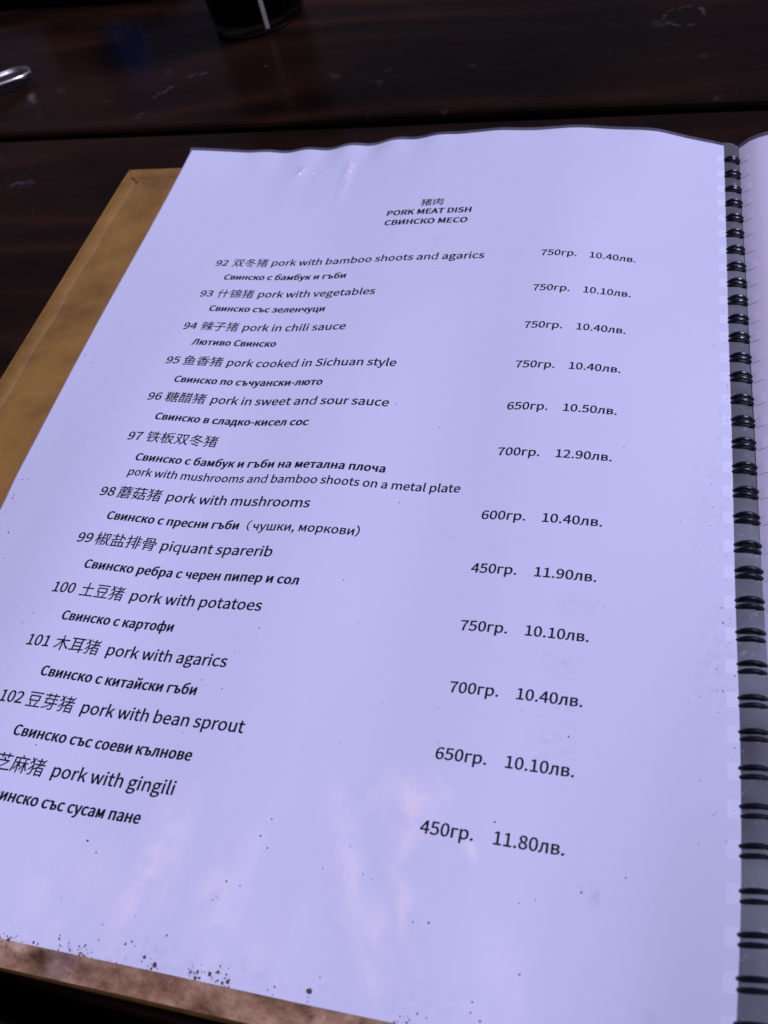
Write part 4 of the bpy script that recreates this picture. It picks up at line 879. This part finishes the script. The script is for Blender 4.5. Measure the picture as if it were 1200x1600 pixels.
for i, v in enumerate(LV):
    ua, ub = Wd(v) + .5, Rd(v) - .35
    A_, B_ = valley(ua, v, 0), valley(ub, v, 0)
    B_ = right_fn(ub + .2, v, 0)
    mid = (A_ + B_) / 2; half = np.linalg.norm(B_ - A_) / 2
    ex = (B_ - A_) / (2 * half); ez = np.array([0, 0, 1.0]); ez -= ex * (ez @ ex); ez /= np.linalg.norm(ez)
    rad = half * (1.25 if v < 190 else 1.25 + (v - 190) * .003)
    cz = -math.sqrt(max(.1, rad * rad - half * half))
    VV, FF = [], []
    for sgn in (-1, 1):
        dv = sgn * (.97 + rnd.uniform(-.12, .14))
        if i in (0, 2): dv *= .6
        yv = np.array([0, -dv, 0]); sh = rnd.uniform(-.12, .12)
        path = []
        for k in range(36):
            th = 2 * math.pi * k / 36
            path.append(mid + yv + ez * (cz + .12 + rad * math.sin(th)) + ex * (rad * math.cos(th) + sh) + np.array([0, .5 * math.cos(th) * .3, 0]))
        a, b_ = tube(path, .52)
        FF += [tuple(q + len(VV) for q in f_) for f_ in b_]; VV += a
    obj('wire_loop', VV, FF, M_WIRE, menu)
    # slots: left page and right page
    for side in (0, 1):
        w = 2.3; hv = 1.95
        for (a0, a1) in ((0, 1),):
            k0 = len(SV)
            for ii in range(4):
                for jj in range(4):
                    vv = v - .2 + hv * (jj / 3 * 2 - 1)
                    if side == 0: uu = Wd(vv) - .22 - w * ii / 3; SV.append(PW(uu, vv, .008))
                    else: uu = Rd(vv) + .05 + (w + .6) * ii / 3; SV.append(right_fn(uu, vv, .012))
            for ii in range(3):
                for jj in range(3):
                    q = k0 + ii * 4 + jj; f_ = (q, q + 1, q + 5, q + 4)
                    (SF if side == 0 else SF2).append(f_)
for fl, mm in ((SF, M_SLOT), (SF2, M_SLOT_R)):
    ids = sorted({q for f_ in fl for q in f_}); ix = {q: k for k, q in enumerate(ids)}
    if fl is SF2: fl = [f_[::-1] for f_ in fl]
    o = obj('punched_slots', [SV[q] for q in ids], [tuple(ix[q] for q in f_) for f_ in fl], mm, menu); o['kind'] = 'stuff'

# ------------------------------------------------------------------ drinking glass
gc = (-130.0, 303.5, 0)
glass = thing('drinking_glass', 'black looking tumbler of dark drink with one thin painted vertical highlight', 'glass', gc)
# clear foot and wall, drink inside
r0 = 24.2
prof = [(0, .6), (r0 - 4, .6), (r0 - 1.5, 0.1), (r0 - .3, .8), (r0 + .2, 2.2), (r0 + .5, 6), (r0 + 2.2, 40), (r0 + 6, 118), (r0 + 5.6, 119.5),
        (r0 + 4.6, 118), (r0 + 1.0, 40), (r0 - 1.2, 7.5), (r0 - 4, 5.2), (0, 4.6)]
V, Fc = lathe(prof, 96, gc); obj('glass_wall', V, Fc, M_GLASS, glass)
prof = [(0, 4.7), (r0 - 4.1, 5.3), (r0 - 1.25, 7.6), (r0 + .9, 40), (r0 + 3.6, 98), (r0 + 2, 98.4), (0, 98.4)]
V, Fc = lathe(prof, 96, gc); obj('dark_drink', V, Fc, M_GLASS_DARK, glass)
V = []  # highlight streak on the glass, painted as a pale strip
th0 = math.atan2(-.86, .50) + .0
n = 20
for i in range(n):
    z = 3.2 + (112) * i / (n - 1)
    r = (r0 + .75 + (z - 6) * .0455 + .05) if z > 6 else r0 + .6
    if z > 40: r = r0 + 2.4 + (z - 40) * .0488
    for j in range(4):
        a = th0 + (j / 3 - .5) * .085
        V.append((gc[0] + r * math.cos(a), gc[1] + r * math.sin(a), z))
obj('painted_highlight', V, grid_faces(n, 4, flip=True), M_HIGHLIGHT, glass)

# ------------------------------------------------------------------ spoon
tip = np.array([-249.2, 259.0]); d = np.array([-12.2, -12.6]); d /= np.linalg.norm(d); pn = np.array([-d[1], d[0]])
spoon = thing('metal_spoon', 'polished steel spoon with only its rounded handle end in the picture', 'spoon', (tip[0], tip[1], 0))
def spoon_w(s):
    if s < 9: return 7.2 * math.sqrt(max(0, 1 - ((9 - s) / 9) ** 2)) + .02
    if s < 110: return 7.2 - (s - 9) / 101 * 4.7
    if s < 135: return 2.5 + ((s - 110) / 25) ** 2 * 4
    if s < 190:
        t = (s - 135) / 55; return max(.05, 6.5 * (1 - t) ** .5 + 12 * math.sin(math.pi * min(1, t * 1.02)) ** .8 * (1 - t * .12)) if t < .985 else .4
    return .3
ss = [0, .15, .6, 1.3, 2.4, 4, 6, 8, 11, 15, 20] + [20 + 5 * i for i in range(1, 35)]
def spoon_mesh(s_list, name):
    V = []; m = 17
    for lay in (0, 1):
        for s in s_list:
            w = spoon_w(s)
            zc = 4.0 + 3.5 * math.sin(min(1, s / 110) * math.pi) if s < 110 else 4.0
            bowl = 6.0 * max(0, math.sin(math.pi * min(1, max(0, (s - 133) / 57)))) if s > 133 else 0
            for j in range(m):
                t = j / (m - 1) * 2 - 1
                edge = 1 - abs(t) ** 6
                rim = math.exp(-((abs(t) - .8) / .16) ** 2) * min(1, s / 3)
                z = zc + ((1.6 * rim - .6 * (1 - t * t)) if s < 133 else 0) - bowl * (1 - t * t)
                z += (.35 * edge if lay == 0 else -.9 * edge)
                p_ = tip + d * s + pn * w * t
                V.append((p_[0], p_[1], z))
    k = len(s_list); n_ = k * m
    Fc = grid_faces(k, m, flip=False) + grid_faces(k, m, n_, flip=True)
    for i in range(k - 1):
        a = i * m; Fc.append((a, a + m, a + m + n_, a + n_)); a += m - 1; Fc.append((a + m, a, a + n_, a + m + n_))
    Fc.append(tuple(range(m)) + tuple(range(n_ + m - 1, n_ - 1, -1)))
    return obj(name, V, Fc, M_STEEL, spoon)
spoon_mesh([s for s in ss if s <= 135], 'handle')
def rim_pt(s, t):
    zc = 4.0 + 3.5 * math.sin(min(1, s / 110) * math.pi) if s < 110 else 4.0
    p_ = tip + d * s + pn * spoon_w(s) * t
    return (p_[0], p_[1], zc + .55)
M_RIM = make_simple('highlit_rim_steel', (0.95, 0.90, 0.80), .22, metal=1.0, var=.04)  # edge highlight put into a paler, creamier steel than the handle's
ring = [rim_pt(s, .93) for s in ss[::-1] if s <= 135] + [rim_pt(s, -.93) for s in ss[1:] if s <= 135]
V, Fc = tube(ring, 1.15, 10, False)
obj('rolled_rim', V, Fc, M_RIM, spoon)
spoon_mesh([s for s in ss if s >= 135], 'bowl')

# ------------------------------------------------------------------ black tray in the far corner
tray = thing('black_tray', 'flat black tray whose front edge crosses the top left corner', 'tray', (-400, 420, 0))
ta, tb = np.array([-330.0, 350.9]), np.array([-205.0, 339.0])
tdx = (tb - ta) / np.linalg.norm(tb - ta); tdy = np.array([-tdx[1], tdx[0]])
def tray_slab(x0, x1, y0, y1, z0, z1, bev, name):
    base = tb
    rings = [rrect(x0, x1, y0, y1, 9, z0), rrect(x0, x1, y0, y1, 9, z1 - bev), rrect(x0 + bev, x1 - bev, y0 + bev, y1 - bev, 8, z1)]
    n = len(rings[0]); V = []
    for r_ in rings:
        for x, y, z in r_:
            p_ = base + tdx * x + tdy * y; V.append((p_[0], p_[1], z))
    Fc = []
    for k in range(2):
        for i in range(n):
            j = (i + 1) % n; Fc.append((k * n + i, k * n + j, (k + 1) * n + j, (k + 1) * n + i))
    Fc.append(tuple(range(2 * n, 3 * n))); Fc.append(tuple(range(n))[::-1])
    return obj(name, V, Fc, M_TRAY, tray, smooth=False)
tray_slab(-300, 0, 0, 190, .3, 5, .8, 'tray_base')
for (a, b_, c_, d_) in ((-300, 0, .5, 7), (-300, 0, 183, 189.5), (-299.5, -293, 7.2, 182.8), (-7, -.5, 7.2, 182.8)):
    tray_slab(a, b_, c_, d_, 5.05, 12, .8, 'tray_rim')

# ------------------------------------------------------------------ two unseen cups, made up and added for coloured reflections in the varnish
def cup(name, label, at, r, hgt, m, m2):
    p_ = tb + tdx * at[0] + tdy * at[1]
    c_ = (p_[0], p_[1], 5.05)
    t = thing(name, label, 'cup', c_)
    V, Fc = lathe([(0, 0), (r * .8, 0), (r * .86, .8), (r * .95, hgt * .5), (r, hgt), (r - .8, hgt), (r * .9, hgt * .5), (r * .78, 2.5), (0, 2.5)], 48, c_)
    obj('added_cup_body', V, Fc, m, t)
    V, Fc = lathe([(r + .05, hgt - 4), (r + .7, hgt - 3.4), (r + .7, hgt + .4), (r - .2, hgt + .8), (r - 1.0, hgt)], 48, c_)
    obj('added_cup_rim', V, Fc, m2, t)
    V, Fc = tube([(c_[0] + tdx[0] * (r * .9 + 9 * math.sin(k / 12 * math.pi)), c_[1] + tdx[1] * (r * .9 + 9 * math.sin(k / 12 * math.pi)), 5 + hgt * (.25 + .55 * k / 12)) for k in range(13)], 1.8, 10, False)
    obj('cup_handle', V, Fc, m, t)
M_ORANGE = make_simple('added_cup_orange', (0.95, 0.22, 0.03), .3)
M_BLUE = make_simple('added_cup_blue', (0.10, 0.22, 0.62), .3)
cup('added_cup', 'small orange cup added out of view for its reflection in the table', (-94, 22), 13, 42, M_ORANGE, M_ORANGE)
cup('added_cup', 'small blue cup added out of view for its reflection in the table', (-61, 24), 15, 52, M_BLUE, M_BLUE)
